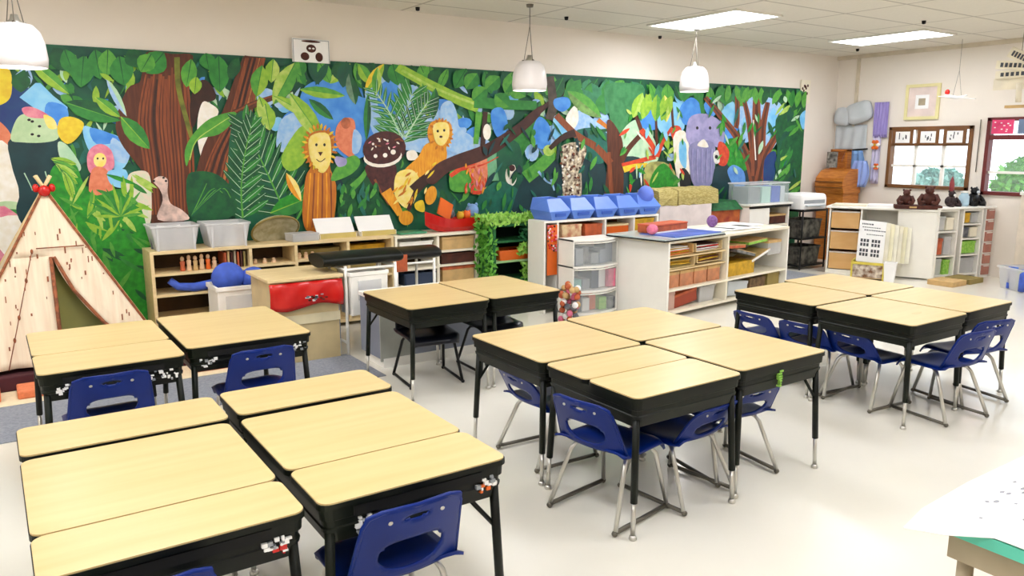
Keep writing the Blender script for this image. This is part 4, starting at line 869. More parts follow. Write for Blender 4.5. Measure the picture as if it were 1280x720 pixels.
# ================================================================== WHITE SHELF WITH BLUE BINS
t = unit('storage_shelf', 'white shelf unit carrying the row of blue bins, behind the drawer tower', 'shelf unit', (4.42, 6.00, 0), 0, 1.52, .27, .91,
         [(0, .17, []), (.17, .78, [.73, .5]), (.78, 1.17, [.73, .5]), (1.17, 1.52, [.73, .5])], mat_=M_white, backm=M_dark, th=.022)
o = Bx('orange_banner', M_orange, None, 4.455, 4.575, 5.994, 6.0, .38, .87); tag(o, 'orange fabric banner hanging in the narrow end bay of the white shelf', 'banner')
b = MB(); g = random.Random(9)
for k in range(40):
    x, z = g.uniform(4.455, 4.56), g.uniform(.62, .88); b.use(g.choice((M_red, M_pink, M_paper, M_brown))).sph((x, 5.985, z), .011, .006, .011, 7, 5)
o = b.build('paper_flowers'); tag(o, 'cluster of red and pink paper flowers pinned on the orange banner', 'decoration'); o['kind'] = 'stuff'
for i in range(5):
    x = 4.60+i*.305; t = thing('blue_bin', ['sky blue tilted bin at the leafy bookcase end of the row', 'second sky blue bin from the leafy bookcase', 'middle sky blue bin of the row of five', 'fourth sky blue bin from the leafy bookcase', 'sky blue bin at the hay bale end, with a crumpled cloth'][i], 'bin', (x, 6.15, .911), R((8, 0, 0, 0, -6)[i]), 'sky blue bins on the white shelf')
    b = MB(); pr = [(-.10, .0, .075), (-.145, -.03, .10), (-.10, -.035, .185), (.10, -.035, .185), (.145, -.03, .10), (.10, .0, .075)]
    # hexagonal mouthed scoop bin: floor, flaring sides, tilted front mouth
    f0 = [Vector((-.10, -.13, 0)), Vector((.10, -.13, 0)), Vector((.10, .12, 0)), Vector((-.10, .12, 0))]
    mid = [Vector((-.15, -.15, .085)), Vector((.15, -.15, .085)), Vector((.15, .13, .10)), Vector((-.15, .13, .10))]
    top = [Vector((-.095, -.05, .205)), Vector((.095, -.05, .205)), Vector((.115, .13, .215)), Vector((-.115, .13, .215))]
    inn = [p*.92+Vector((0, .0, .012)) for p in top]; inb = [p*.9+Vector((0, 0, .01)) for p in f0]
    b.loft([f0, mid, top, inn, inb]); b.build('bin_body', M_blue, t, .006)
    MB().box(-.07, .07, -.155, -.148, .035, .065).build('label_holder', mat('deeper blue plastic', (56, 96, 190), .35), t)
o = MB().sph((0, 0, 0), .10, .08, .10, 9, 6).build('cloth', mat('periwinkle cloth', (104, 130, 226), .8), None, loc=(5.83, 6.10, 1.11)); tag(o, 'crumpled periwinkle cloth on the last blue bin', 'cloth')
for i, (x, wd, h_, m, lab) in enumerate(((4.78, .24, .13, M_speck2, 'mixed pink and tan box in the top bay beside the orange banner'), (5.06, .22, .12, M_terra, 'terracotta box in the top bay, second from the banner'), (5.38, .30, .10, M_orange, 'orange box in the third top bay of the white shelf'), (5.75, .28, .14, M_mustard, 'mustard yellow folder box in the last top bay of the white shelf'))):
    block('storage_box', lab, 'box', (x, 6.13, .73), 0, wd, .21, h_, m, None, .003, M_wood if i == 2 else m)
for i, (x, wd, m, lab) in enumerate(((4.86, .4, M_speck, 'grey box behind the drawer tower'), (5.75, .26, M_mustard, 'yellow box in the second bay over the cabinet'))): block('storage_box', lab, 'box', (x, 6.13, .50), 0, wd, .21, .18, m)

# drawer tower with bowed fronts
def drawer_tower(lab, loc, rz, wd, dp, zs, shellm, drawm, group=None, bow=.09, fills=None):
    t = thing('drawer_tower', lab, 'drawers', loc, rz, group)
    H = zs[-1]
    fr = MB()
    def out(k, z): 
        pts = [(-wd/2, dp)] ; n = 8
        for i in range(n+1):
            u = -1+2*i/n; pts.append((u*wd/2*k, -bow*(1-abs(u)**1.6)))
        pts.append((wd/2, dp)); return [Vector((x, y, z)) for x, y in pts]
    for z in zs: fr.loft([out(1, z-.018), out(1, z)])
    fr.box(-wd/2, -wd/2+.012, .0, dp, 0, H).box(wd/2-.012, wd/2, .0, dp, 0, H).box(-wd/2, wd/2, dp-.01, dp, 0, H); fr.build('frame', shellm, t, .002)
    for i in range(len(zs)-1):
        a, b_ = zs[i]+.006, zs[i+1]-.026
        d = MB(); n = 12; ra, rb = [], []
        for k in range(n+1):
            u = -1+2*k/n; y = .008-bow*(1-abs(u)**1.6)*.93; ra.append(Vector((u*(wd/2-.016), y+.006, a))); rb.append(Vector((u*(wd/2-.016), y, b_)))
        vs = ra+rb; d.add(vs, [(k, k+1, n+2+k, n+1+k) for k in range(n)], False); dr = d.build('drawer', drawm, t, solid=.004)
        h = MB(); h.tube([rb[k]+Vector((0, -.008, -.006)) for k in range(n+1)], .007, 6); h.build('pull_lip', shellm, dr)
        if fills:
            c = MB(); g_ = random.Random(i+int(wd*100))
            for k in range(5):
                c.use(fills[(i*5+k) % len(fills)]); x = -wd*.36+k*wd*.18; hh = (b_-a)*g_.uniform(.45, .9); c.box(x-wd*.08, x+wd*.08, .03+g_.uniform(-.04, .02), .22, a+.002, a+.002+hh)
            c.build('contents', None, dr)
    return t
drawer_tower('white tower of three bowed clear drawers beside the white cabinet end', (4.84, 5.72, 0), R(0), .56, .24, (.03, .25, .49, .745), M_white, mat('clear drawer plastic', (216, 222, 224), .15, alpha=.18, var=.03), fills=(M_speck, M_paper, M_orange, M_lgreen, M_speck, mat('pale teal plastic', (140, 190, 184), .4), M_grey, mat('dark blue plastic', (40, 56, 84), .4), M_paper, M_pink, M_grey, M_speck, M_grey, M_slate, M_slate))
# small black-edged speckled thing by the floor
b = MB(); g = random.Random(8)
for k in range(60): b.use(g.choice((M_terra, M_paper, M_tan, M_pink, M_speck))).sph((4.36+g.uniform(-.05, .12), 5.55+g.uniform(-.1, .1), g.uniform(.02, .36)), .03, .03, .03, 7, 5)
o = b.build('soft_toys_heap'); tag(o, 'heap of small mottled plush pieces on the floor by the drawer tower', 'plush heap'); o['kind'] = 'stuff'

# ================================================================== WHITE CABINET WITH OPEN BAYS
CL, CR_ = (5.21, 5.12, 0), R(7)
t = unit('storage_cabinet', 'long white cabinet with open bays of paper trays, behind the centre cluster', 'cabinet', CL, CR_, 2.14, .74, .75,
         [(.02, .98, [.285]), (.98, 2.12, [.285])], th=.026, mat_=M_ivory, side=M_white, z0=.07, backm=M_olive, back=True)
def inC(x, y, z): return W(CL, CR_, x, y, z)
def cont(kind, lab, x, y, z, wd, dp, h_, m, grp=None, m2=None, tilt=0):
    o = block(kind, lab, 'box', inC(x, y, z), CR_, wd, dp, h_, m, grp, .002, m2); o.rotation_euler = (0, tilt, CR_); return o
def paper_tray(lab, x, y, z, wd, dp, h_, m, pm_):
    t = thing('paper_tray', lab, 'tray', inC(x, y, z), CR_, 'paper trays in the white cabinet')
    b = MB().box(-wd/2, wd/2, -dp/2, dp/2, 0, .006).box(-wd/2, -wd/2+.008, -dp/2, dp/2, 0, h_).box(wd/2-.008, wd/2, -dp/2, dp/2, 0, h_).box(-wd/2, wd/2, dp/2-.008, dp/2, 0, h_); b.build('tray_body', m, t, .002)
    b = MB(); g_ = random.Random(int(x*100+z*1000))
    for k in range(7): b.use(g_.choice(pm_)); a = g_.uniform(-.12, .12); b.box(-wd*.44, wd*.40, -dp*.46+g_.uniform(0, .03), dp*.4, .008+k*h_*.10, .008+(k+.8)*h_*.10, Matrix.Rotation(a, 4, 'Z'))
    b.build('papers', None, t)
paper_tray('orange wood paper tray at the top of the first bay, by the white end panel', .24, .20, .60, .40, .32, .09, M_amber, (M_orange, M_mustard, M_paper))
paper_tray('paper tray with mustard sheets at the top of the first bay, by the divider', .70, .20, .60, .44, .32, .09, M_wood, (M_mustard, M_brown, M_paper, M_red))
paper_tray('tray of yellow folders in the middle of the first bay, by the end panel', .26, .20, .475, .42, .32, .10, M_wood, (M_mustard, M_mustard, M_olive))
paper_tray('tray of brown folders in the middle of the first bay, by the divider', .72, .20, .49, .42, .32, .08, M_wood, (M_brown, M_mustard, M_terra))
for zz in (.47, .59): o = MB().box(.03, .96, .02, .60, zz-.012, zz).build('bay_board', M_wood, t if False else None); o.location = CL; o.rotation_euler = (0, 0, CR_); tag(o, 'thin wooden board %s in the first bay of the white cabinet' % ('carrying the folders' if zz < .5 else 'carrying the orange tray'), 'shelf board')
for i in range(4): cont('storage_box', ['copper brown box next to the white end panel', 'copper brown box with a grey spine, second in the first bay', 'copper brown box third in the first bay', 'reddish copper box against the divider in the first bay'][i], .15+i*.225, .20, .286, .205, .28, .155, mat('copper board', (196, 130, 90), .5, var=.16, scale=14), 'copper boxes in the first bay', M_tan)
cont('storage_box', 'red brown tilted box on the bottom of the first bay', .42, .22, .09, .36, .26, .13, mat('rust red board', (160, 60, 30), .5), None, M_terra, -.12)
cont('storage_box', 'pale rose box on the bottom of the first bay beside the end panel', .13, .20, .071, .16, .26, .18, mat('dusty rose', (196, 160, 146), .6))
open_bin('storage_bin', 'pale grey bin on the bottom of the first bay by the divider', 'bin', inC(.78, .22, .071), CR_, .26, .26, .16, M_frost, None, .9, fill=(M_grey, M_speck))
# second bay
cont('storage_box', 'wide mustard box filling the lower part of the second bay', 1.30, .22, .286, .56, .30, .14, M_mustard, None, M_mustard)
for i, (x, z, m, lab, tl) in enumerate(((1.20, .58, M_terra, 'terracotta folder stack high in the second bay', .05), (1.62, .60, M_lgreen, 'lime green folder stack high in the second bay', -.05), (1.40, .50, M_speck, 'grey folded papers slanting across the second bay', .22), (1.70, .45, M_paper, 'white folded papers slanting the other way in the second bay', -.28), (1.95, .45, M_frost, 'pale box at the far end of the second bay', 0))):
    cont('folder_stack', lab, x, .18, z, .36 if i < 4 else .26, .24, .035 if i < 4 else .16, m, None, M_tan, tl)
cont('storage_box', 'white box with a slanting lid at the bottom of the second bay', 1.28, .2, .071, .36, .26, .15, M_pgrey, None, M_pgrey, .08); cont('storage_box', 'dark mottled box at the bottom of the second bay', 1.66, .2, .071, .30, .26, .15, mat('mottled brown', (110, 84, 54), .7, var=.4, scale=20)); cont('storage_box', 'olive box at the bottom end of the second bay', 1.98, .2, .071, .24, .26, .17, M_olive)
# things on top of it
t = thing('play_board', 'low glass edged play board with dark rim on the white cabinet', 'board', inC(0, 0, .75), CR_)
MB().box(-.09, .88, -.02, .70, .0, .012).build('dark_rim', M_blackm, t); MB().box(-.085, .875, -.015, .69, .012, .024).build('glass_sheet', mat('glass sheet', (206, 222, 222), .1, var=.02), t); MB().box(.12, .86, .02, .45, .024, .032).build('blue_mat', mat('blue mat', (42, 80, 170), .5, rgb2=(96, 120, 210), scale=3), t)
t = block('storage_box', 'orange rust box lying on the blue mat of the play board', 'box', inC(.44, .42, .784), CR_+R(2), .56, .20, .085, M_terra, None, .006, mat('rust lid', (206, 92, 52), .5))
MB().box(-.27, .26, -.112, -.104, -.0, .014).build('pale_edge', M_paper, t)
o = MB().sph((0, 0, 0), .06, .05, .05, 10, 7).build('pink_ball', M_pink, None, loc=inC(.10, .28, .835)); tag(o, 'pink plush ball beside the orange rust box', 'plush ball')
o = MB().sph((0, 0, 0), .06, .06, .065, 12, 8).build('plush_ball', M_plum, None, loc=inC(1.28, .42, .83)); tag(o, 'purple plush ball on the white papers', 'plush ball')
for i, (x, y, a, wd, dp) in enumerate(((1.12, .30, 8, .42, .30), (1.48, .26, -6, .46, .30), (1.78, .40, 3, .40, .34))):
    b = MB(); 
    for k in range(6): b.box(-wd/2+k*.004, wd/2+k*.003, -dp/2-k*.003, dp/2, k*.0025, k*.0025+.002, Matrix.Rotation(R(k*1.5-3), 4, 'Z'))
    o = b.build('paper_stack', M_paper, None, loc=inC(x, y, .7505)); o.rotation_euler = (0, 0, CR_+R(a)); tag(o, ['loose stack of white paper next to the play board', 'loose stack of white paper under the purple ball', 'stack of white paper at the far end of the white cabinet'][i], 'paper stack')
# hay block on a white box, green box
t = thing('hay_bale', 'straw coloured block on a white box before the mural', 'hay bale', (6.93, 6.68, .935)); 
b = MB(); rg = []
for i in range(15):
    x = -.50+i*1.0/14; g_ = random.Random(i); e = .008
    rg.append([Vector((x, y+g_.uniform(-e, e), z+g_.uniform(-e, e))) for y, z in ((-.18, 0), (-.185, .09), (-.17, .17), (-.05, .20), (.1, .20), (.18, .17), (.18, 0))])
b.loft(rg).build('straw_block', M_straw, t)
MB().tube([(-.2, -.19, 0), (-.2, -.19, .17), (-.2, .0, .21), (-.2, .18, .17)], .005, 6).build('twine', M_olive, t)
o = Bx('white_box', mat('pinkish white board', (236, 224, 222), .6), None, 6.45, 7.32, 6.50, 6.88, 0, .935, .004); tag(o, 'tall white box carrying the straw block', 'box')
t = thing('toy_stall', 'box with a green roof and red patterned front before the mural', 'toy house', (7.70, 6.72, 0))
MB().loft([[Vector((-.36, -.22, .84)), Vector((.20, -.22, .84)), Vector((.20, .2, .84)), Vector((-.36, .2, .84))], [Vector((-.20, -.10, .93)), Vector((.19, -.10, .95)), Vector((.19, .14, .95)), Vector((-.20, .14, .93))]]).build('green_roof', M_dgreen, t)
Bx('red_front', mat('patterned red board', (150, 44, 34), .6, rgb2=(206, 110, 50), scale=7), t, -.33, .19, -.18, .16, 0, .84)

# tank cabinet
t = unit('tank_stand', 'narrow white stand with open bays carrying the clear tank', 'cabinet', (7.92, 6.42, 0), R(2), .84, .42, .88, [(0, .40, []), (.40, .84, [.62, .42, .24])], mat_=M_ivory, side=M_white, backm=M_olive, th=.024)
Bx('white_door', M_white, t, .0, .40, -.012, .0, .02, .855)
Bx('dark_edge', M_blackm, t, -.01, .85, -.02, -.005, .845, .872); Bx('pale_top', M_white, t, -.02, .87, -.03, .42, .88, .90)
for i, (z, m) in enumerate(((.63, M_brown), (.43, M_lgreen), (.25, M_mustard))):
    q = block('storage_box', ['brown items box in the top bay of the tank stand', 'green items box in the middle bay of the tank stand', 'mustard box in the lower bay of the tank stand'][i], 'box', (8.54, 6.60, z), R(2), .36, .26, .12, m, None, .003, M_tan)
t = thing('clear_tank', 'clear rectangular tank with grey and blue contents, before the mural edge', 'tank', (8.34, 6.62, .90), R(2))
b = MB().box(-.41, .41, -.16, -.156, .0, .25).box(-.41, .41, .156, .16, 0, .25).box(-.41, -.406, -.156, .156, 0, .25).box(.406, .41, -.156, .156, 0, .25); b.build('glass_walls', mat('tank glass', (220, 234, 232), .1, alpha=.15, var=.02), t)
MB().box(-.42, .42, -.17, -.155, .245, .262).box(-.42, .42, .155, .17, .245, .262).box(-.42, -.405, -.155, .155, .245, .262).box(.405, .42, -.155, .155, .245, .262).build('tank_rim', M_frost, t)
for x0, x1, m, n in ((-.38, -.14, M_grey, 'grey_insert'), (-.10, .08, mat('pale aqua sheet', (190, 226, 216), .5), 'aqua_insert'), (.10, .28, M_royal, 'blue_insert'), (.29, .38, B_ if False else M_pgrey, 'pale_insert')): Bx(n, m, t, x0, x1, -.12, .12, .005, .21)

# printer on a dark stand
t = thing('printer', 'white printer with papers on a dark cart by the wall corner', 'printer', (9.12, 6.52, .80), R(-4))
b = MB(); b.loft([[Vector((x*k, y*k, z)) for x, y in rrect(-.25, .25, -.2, .2, .03, 3)] for z, k in ((0, 1), (.14, 1), (.18, .96), (.20, .88))]).build('printer_body', M_paper, t); MB().box(-.18, .18, -.24, -.19, .04, .055).build('paper_tray', M_pgrey, t); MB().box(-.2, .2, -.203, -.198, .075, .12).build('dark_slot', M_grey, t)
t = thing('printer_stand', 'dark open cart with mottled contents under the printer', 'cart', (9.12, 6.52, 0))
for z in (.06, .42, .79): Bx('shelf', M_blackm, t, -.27, .27, -.22, .22, z-.02, z)
for sx in (-.26, .26):
    for sy in (-.21, .21): MB().tube([(sx, sy, 0), (sx, sy, .8)], .012, 8).build('post', M_blackm, t)
for z, n in ((.06, 'lower'), (.42, 'upper')): open_bin('storage_bin', 'mottled bin on the %s shelf of the printer cart' % n, 'bin', (9.12, 6.52, z), 0, .44, .34, .24, mat('mottled black', (40, 38, 36), .6, rgb2=(120, 116, 104), scale=12), None, .92)

# ================================================================== COUNTER RUN BY THE WINDOWS
A = Vector((9.00, 6.02, 0)); Bv = Vector((9.50, 4.90, 0)); dv = (Bv-A).normalized(); rz1 = math.atan2(dv.y, dv.x)      # front faces the room
L1 = (Bv-A).length; loc1 = (A.x, A.y, 0)
t = thing('counter', 'white topped counter with amber drawers and chart papers, near the windows', 'counter', loc1, rz1)
Bx('countertop', M_white, t, -.04, L1+.03, -.03, .42, .84, .865, .004); Bx('end_panel', M_white, t, 0, .02, 0, .40, 0, .84); Bx('white_panel', M_paper if False else M_white, t, .80, L1, 0, .02, .02, .84); Bx('divider', M_white, t, .375, .395, .0, .40, 0, .84); Bx('back_board', M_white, t, .02, L1, .38, .40, 0, .84); Bx('end_board', M_white, t, L1-.02, L1, .02, .38, 0, .84); Bx('base', M_white, t, .02, .80, .0, .38, 0, .05)
for z0, z1 in ((.06, .30), (.315, .57), (.585, .82)):
    d = Bx('drawer', M_amber, t, .03, .365, -.004, .30, z0, z1-.02, .008)
    MB().loft([[Vector((u, -.02-.004*math.cos((u-.2)*9), z1-.034+.006*abs(u-.2)/.17)), Vector((u, -.02, z1-.014)), Vector((u, .0, z1-.014)), Vector((u, .0, z1-.034))] for u in [.03+.335*k/8 for k in range(9)]]).build('drawer_lip', M_frost, d)
# chart papers fanned against the counter front
def L(x, y, z): return W(loc1, rz1, x, y, z)
for k in range(7):
    b = MB(); x0 = .40+k*.045; wd = .30; hgt = .50-.012*k
    b.use(M_paper if k == 0 else mat('aged chart paper %d' % (k % 3), ((240, 236, 216), (232, 226, 204), (236, 230, 196))[k % 3], .8))
    tilt = .10; pts = [(x0, -.30+k*.028, .22), (x0+wd, -.27+k*.028, .20), (x0+wd, -.27+k*.028+tilt, .20+hgt), (x0, -.30+k*.028+tilt, .22+hgt)]
    v = [Vector(q) for q in pts]; n_ = Vector((0, .004, 0)); b.loft([v, [q+n_ for q in v]])
    if k == 0:
        b.use(M_ink); g_ = random.Random(4)
        def onp(u, w_): return v[0].lerp(v[1], u).lerp(v[3].lerp(v[2], u), w_) + Vector((0, -.003, 0))
        def mark(u0, u1, w0, w1): b.add([onp(u0, w0), onp(u1, w0), onp(u1, w1), onp(u0, w1)], [(0, 1, 2, 3)])
        for row, (w0, h_, us) in enumerate(((.90, .035, (.1, .5)), (.83, .02, (.12, .75)), (.76, .025, (.2, .95)), (.66, .02, (.3, .9)))):
            u = us[0]
            while u < us[1]: q = g_.uniform(.03, .07); mark(u, u+q, w0, w0+h_); u += q+.02
        for w0 in (.38, .14):
            for u0 in (.10, .52):
                for i in range(3):
                    for j in range(2): mark(u0+i*.115, u0+i*.115+.085, w0+j*.10, w0+j*.10+.075)
    o = b.build('chart_paper', None, None, loc=loc1); o.rotation_euler = (0, 0, rz1)
    tag(o, 'front sheet of the fanned chart papers, with rows of dark print' if k == 0 else ['', 'chart paper sheet directly behind the printed one', 'third sheet of the fanned chart papers', 'middle sheet of the fanned chart papers', 'fifth sheet of the fanned chart papers', 'sixth sheet of the fanned chart papers', 'rearmost sheet of the fanned chart papers, at the white panel'][k], 'chart', 'fanned chart papers')
t = thing('paper_rack', 'yellow edged rack on the floor holding the chart papers', 'rack', loc1, rz1)
M_rack = mat('yellow rack', (226, 206, 84), .6)
Bx('rack_side', M_rack, t, .36, .38, -.38, -.06, 0, .23); Bx('rack_edge', M_rack, t, .38, .72, -.39, -.37, .19, .22); Bx('rack_side', M_rack, t, .72, .74, -.38, -.06, 0, .22); Bx('rack_floor', M_tan, t, .38, .72, -.37, -.06, .02, .04)
Bx('picture_panel', mat('mottled print', (120, 80, 50), .7, rgb2=(226, 214, 196), scale=16), t, .38, .72, -.372, -.365, .03, .19)
o = open_bin('paper_cup', 'white cup shaped holder with coloured tops beside the chart papers', 'holder', L(.80, -.36, .0), rz1, .14, .12, .24, M_paper, None, .8, fill=(M_terra, M_brown, M_paper, M_paper))
for i in range(2): o = Bx('plank_tray', (M_tan, M_olive)[i], None, 9.22+i*.36, 9.54+i*.36, 4.50-i*.02, 4.80-i*.02, 0, .06, .004); tag(o, ['tan flat tray on the floor before the counter corner', 'olive flat tray on the floor before the second shelves'][i], 'tray')
# second run, facing the room, along x
loc2 = (9.50, 4.88, 0); rz2 = R(-13)
t = unit('corner_shelves', 'white shelving with cream bins at the counter corner, by the windows', 'shelf unit', loc2, rz2, .34, .36, .862, [(0, .34, [.30, .60])], mat_=M_white, backm=M_ivory)
loc3 = W(loc2, rz2, .41, 0, 0)
t = unit('corner_shelves', 'white shelving with yellow and grey bins, beyond the counter corner', 'shelf unit', loc3, rz2, .34, .36, .86, [(0, .34, [.30, .50, .68])], mat_=M_white, backm=M_olive)
for i, (z, x, wd, h_, m, lab) in enumerate(((.61, .085, .12, .17, M_frost, 'cream bin in the top corner bay'), (.61, .235, .12, .15, M_ivory, 'ivory bin in the top corner bay'), (.31, .085, .11, .2, M_terra, 'brown book box in the middle corner bay'), (.31, .225, .12, .22, M_frost, 'frosted box in the middle corner bay'), (.061, .09, .12, .2, M_frost, 'frosted box in the lower corner bay'), (.061, .24, .10, .18, M_lgreen, 'green lidded box in the lower corner bay'))):
    block('storage_box', lab, 'box', W(loc2, rz2, x+.01, .17, z), rz2, wd, .26, h_, m)
for i, (z, x, wd, h_, m, lab) in enumerate(((.69, .09, .12, .12, M_mustard, 'mustard bin under the counter beyond the corner'), (.69, .235, .12, .12, M_frost, 'pale bin beside the mustard bin'), (.51, .09, .12, .12, M_speck, 'grey mottled bin in the second row beyond the corner'), (.51, .235, .12, .12, M_ivory, 'ivory bin in the second row beyond the corner'), (.31, .16, .26, .15, M_lgreen, 'wide green yellow bin in the third row beyond the corner'), (.061, .16, .26, .19, M_frost, 'wide frosted bin in the bottom row beyond the corner'))):
    block('storage_box', lab, 'box', W(loc3, rz2, x+.01, .17, z), rz2, wd, .26, h_, m)
loc4 = W(loc3, rz2, .38, 0.0, 0)
t = thing('drawer_tower', 'narrow white tower of small reddish drawers beyond the yellow bins', 'drawers', loc4, rz2)
Bx('tower_frame', M_white, t, 0, .14, 0, .22, 0, .86)
for k in range(6): d = Bx('drawer', mat('rose brown drawer', (176, 116, 100), .4, var=.12, scale=10), t, .012, .138, -.015, .01, .03+k*.14, .15+k*.14, .004); Bx('drawer_edge', M_white, d, .03, .12, -.022, -.015, .135+k*.14, .145+k*.14)
loc5 = (10.10, 4.13, 0); rz5 = R(-30)
t = thing('tall_bin_cabinet', 'pale translucent cabinet at the picture border, before the dark red window', 'cabinet', loc5, rz5)
Bx('cabinet_body', mat('peach translucent board', (232, 218, 200), .5), t, 0, .24, 0, .2, 0, 1.05, .01); Bx('cabinet_top', M_white, t, -.01, .25, -.01, .21, 1.05, 1.09, .004)
for k in range(3): Bx('drawer', mat('milky drawer', (236, 228, 214), .4), t, .02, .22, -.012, .0, .05+k*.32, .34+k*.32, .006)
# countertop over second run
ct = MB(); c0_, s0_ = math.cos(rz2), math.sin(rz2)
ct.box(-.02, .93, -.03, .22, .866, .886); o = ct.build('counter_board', M_white, None, .004, loc=loc2); o.rotation_euler = (0, 0, rz2); tag(o, 'white board top running over the corner shelving', 'counter')
# blue bin on the floor at the right
t = open_bin('floor_bin', 'clear bin with a royal blue rim and contents on the floor by the picture border', 'bin', (9.86, 3.92, 0), R(-30), .60, .40, .26, M_frost, None, .9, fill=(M_royal, M_blue, M_paper, M_lgreen))
MB().tube([(-.30, -.207, .02), (-.30, -.21, .21), (-.26, -.212, .235), (.26, -.212, .235), (.30, -.21, .21), (.30, -.207, .02)], .035, 8).build('blue_rim', M_royal, t)

# things on the counters
for k, (x, y, wd, dp, h_) in enumerate(((.22, .20, .42, .30, .022), (.62, .18, .40, .30, .03), (.95, .2, .2, .26, .016))):
    b = MB()
    for q in range(5): b.box(-wd/2+q*.003, wd/2-q*.002, -dp/2, dp/2, q*h_/5, (q+.9)*h_/5, Matrix.Rotation(R(q-2), 4, 'Z'))
    o = b.build('paper_stack', (M_ivory, M_paper, M_paper)[k], None, loc=L(x, y, .866)); o.rotation_euler = (0, 0, rz1+R((0, 4, -5)[k])); tag(o, ['flat pile of cream card on the counter before the wooden desk', 'flat pile of paper on the counter, middle of the run', 'small pile of paper beside the dark brown toys'][k], 'paper stack')
def plush(lab, x, y, z, s_, m, m2=None, rz=0):
    t = thing('stuffed_animal', lab, 'stuffed animal', (x, y, z), rz)
    MB().sph((0, 0, .085*s_), .10*s_, .08*s_, .09*s_, 14, 10).build('body', m, t)
    h = MB().sph((0, -.02*s_, .20*s_), .058*s_, .055*s_, .055*s_, 12, 9).build('head', m, t)
    MB().sph((0, -.07*s_, .19*s_), .028*s_, .02*s_, .022*s_, 10, 7).build('muzzle', m2 or m, h)
    for s in (-1, 1):
        MB().sph((s*.05*s_, 0, .245*s_), .018*s_, .01*s_, .018*s_, 8, 6).build('ear', m, h)
        MB().tube([(s*.08*s_, -.02*s_, .14*s_), (s*.12*s_, -.06*s_, .07*s_), (s*.10*s_, -.10*s_, .02*s_)], .028*s_, 8).build('arm', m, t)
        MB().tube([(s*.05*s_, -.04*s_, .035*s_), (s*.09*s_, -.13*s_, .03*s_)], .03*s_, 8).build('foot', m, t)
    return t
bp_ = thing('display_plinth', 'flat dark brown base under the two brown stuffed animals', 'toy base', (9.44, 5.12, .8655), rz1+R(12))
Bx('base_block', M_brown, bp_, -.26, .26, -.10, .10, 0, .05, .01); Bx('small_plate', M_tan, bp_, -.10, -.02, -.104, -.10, .015, .035)
c_, s_ = math.cos(rz1+R(12)), math.sin(rz1+R(12))
plush('dark brown stuffed animal on the counter, nearer the papers', 9.44-.13*c_, 5.12-.13*s_, .916, .72, M_brown, None, rz1)
plush('taller dark brown stuffed animal on the counter, away from the papers', 9.44+.12*c_, 5.12+.12*s_, .916, .88, M_brown, None, rz1)
q = W(loc2, rz2, .36, .16, .887); plush('dark mottled stuffed animal beyond the brown pair, under the windows', q[0], q[1], q[2], .75, mat('mottled dark plush', (50, 34, 34), .8, var=.5, scale=30), M_paper, rz2)
q = W(loc2, rz2, .74, .16, .887); plush('black and white stuffed animal at the end of the counter', q[0], q[1], q[2], .9, M_blackm, M_pgrey, rz2)
q = W(loc2, rz2, .50, .28, .887); t = thing('toy_tower', 'slim dark red tower toy with white spots before the window gap', 'toy', q, rz2)
MB().lathe([(.035, 0), (.035, .02), (.016, .05), (.02, .15), (.028, .20), (.03, .27), (.016, .33), (.004, .36)], 12).build('tower_body', mat('maroon spotted', (120, 34, 44), .5, rgb2=(150, 60, 60), scale=20), t); MB().box(-.018, .018, -.034, -.028, .06, .12).build('white_spot', M_paper, t)
q = W(loc2, rz2, .56, .14, .887); t = thing('glass_jar', 'pale blue glass jar between the dark toys on the counter', 'jar', q, rz2); MB().lathe([(.02, 0), (.055, .004), (.06, .03), (.06, .12), (.04, .15), (.04, .165)], 16).build('jar_body', mat('pale blue glass', (190, 220, 236), .15, alpha=.8), t); MB().lathe([(.001, .165), (.044, .165), (.044, .185), (.001, .187)], 16).build('jar_lid', M_white, t)
# wooden roll-top desk
t = thing('roll_top_desk', 'small honey oak roll top desk standing in the wall corner', 'desk', (10.16, 6.70, 0), R(-90)); t.scale = (.74, .9, .98)
Mo = Matrix.Identity(4)
Bx('lower_body', M_oak, t, -.28, .28, -.18, .24, 0, .98, .004)
b = MB(); prof = [(-.20, .98), (-.24, 1.10), (-.22, 1.20), (-.10, 1.30), (.02, 1.33), (.24, 1.33), (.24, .98)]
b.loft([[Vector((x, y, z)) for y, z in prof] for x in (-.30, .30)]).build('rolled_cover', M_oak, t, .003)
for z in (1.06, 1.14, 1.22): MB().box(-.29, .29, -.25+max(0, z-1.14)*.9, -.235+max(0, z-1.14)*.9, z, z+.012).build('slat_line', M_winwood, t)
b = MB().box(-.28, -.24, .10, .22, 1.33, 1.60).box(.04, .08, .10, .22, 1.33, 1.60).box(-.28, .08, .10, .22, 1.58, 1.61).box(-.24, .04, .20, .22, 1.33, 1.58); b.build('upper_rack', M_oak, t)
o = Bx('framed_photo', mat('grey portrait print', (170, 166, 158), .6, rgb2=(70, 66, 60), scale=14), None, 10.10, 10.12, 6.70, 6.86, 1.32, 1.54); tag(o, 'grey framed print standing on the wooden roll top desk', 'picture')
o = Bx('small_plaque', M_paper, None, 9.90, 9.93, 6.52, 6.56, .99, 1.05); 
bpy.data.objects.remove(o)

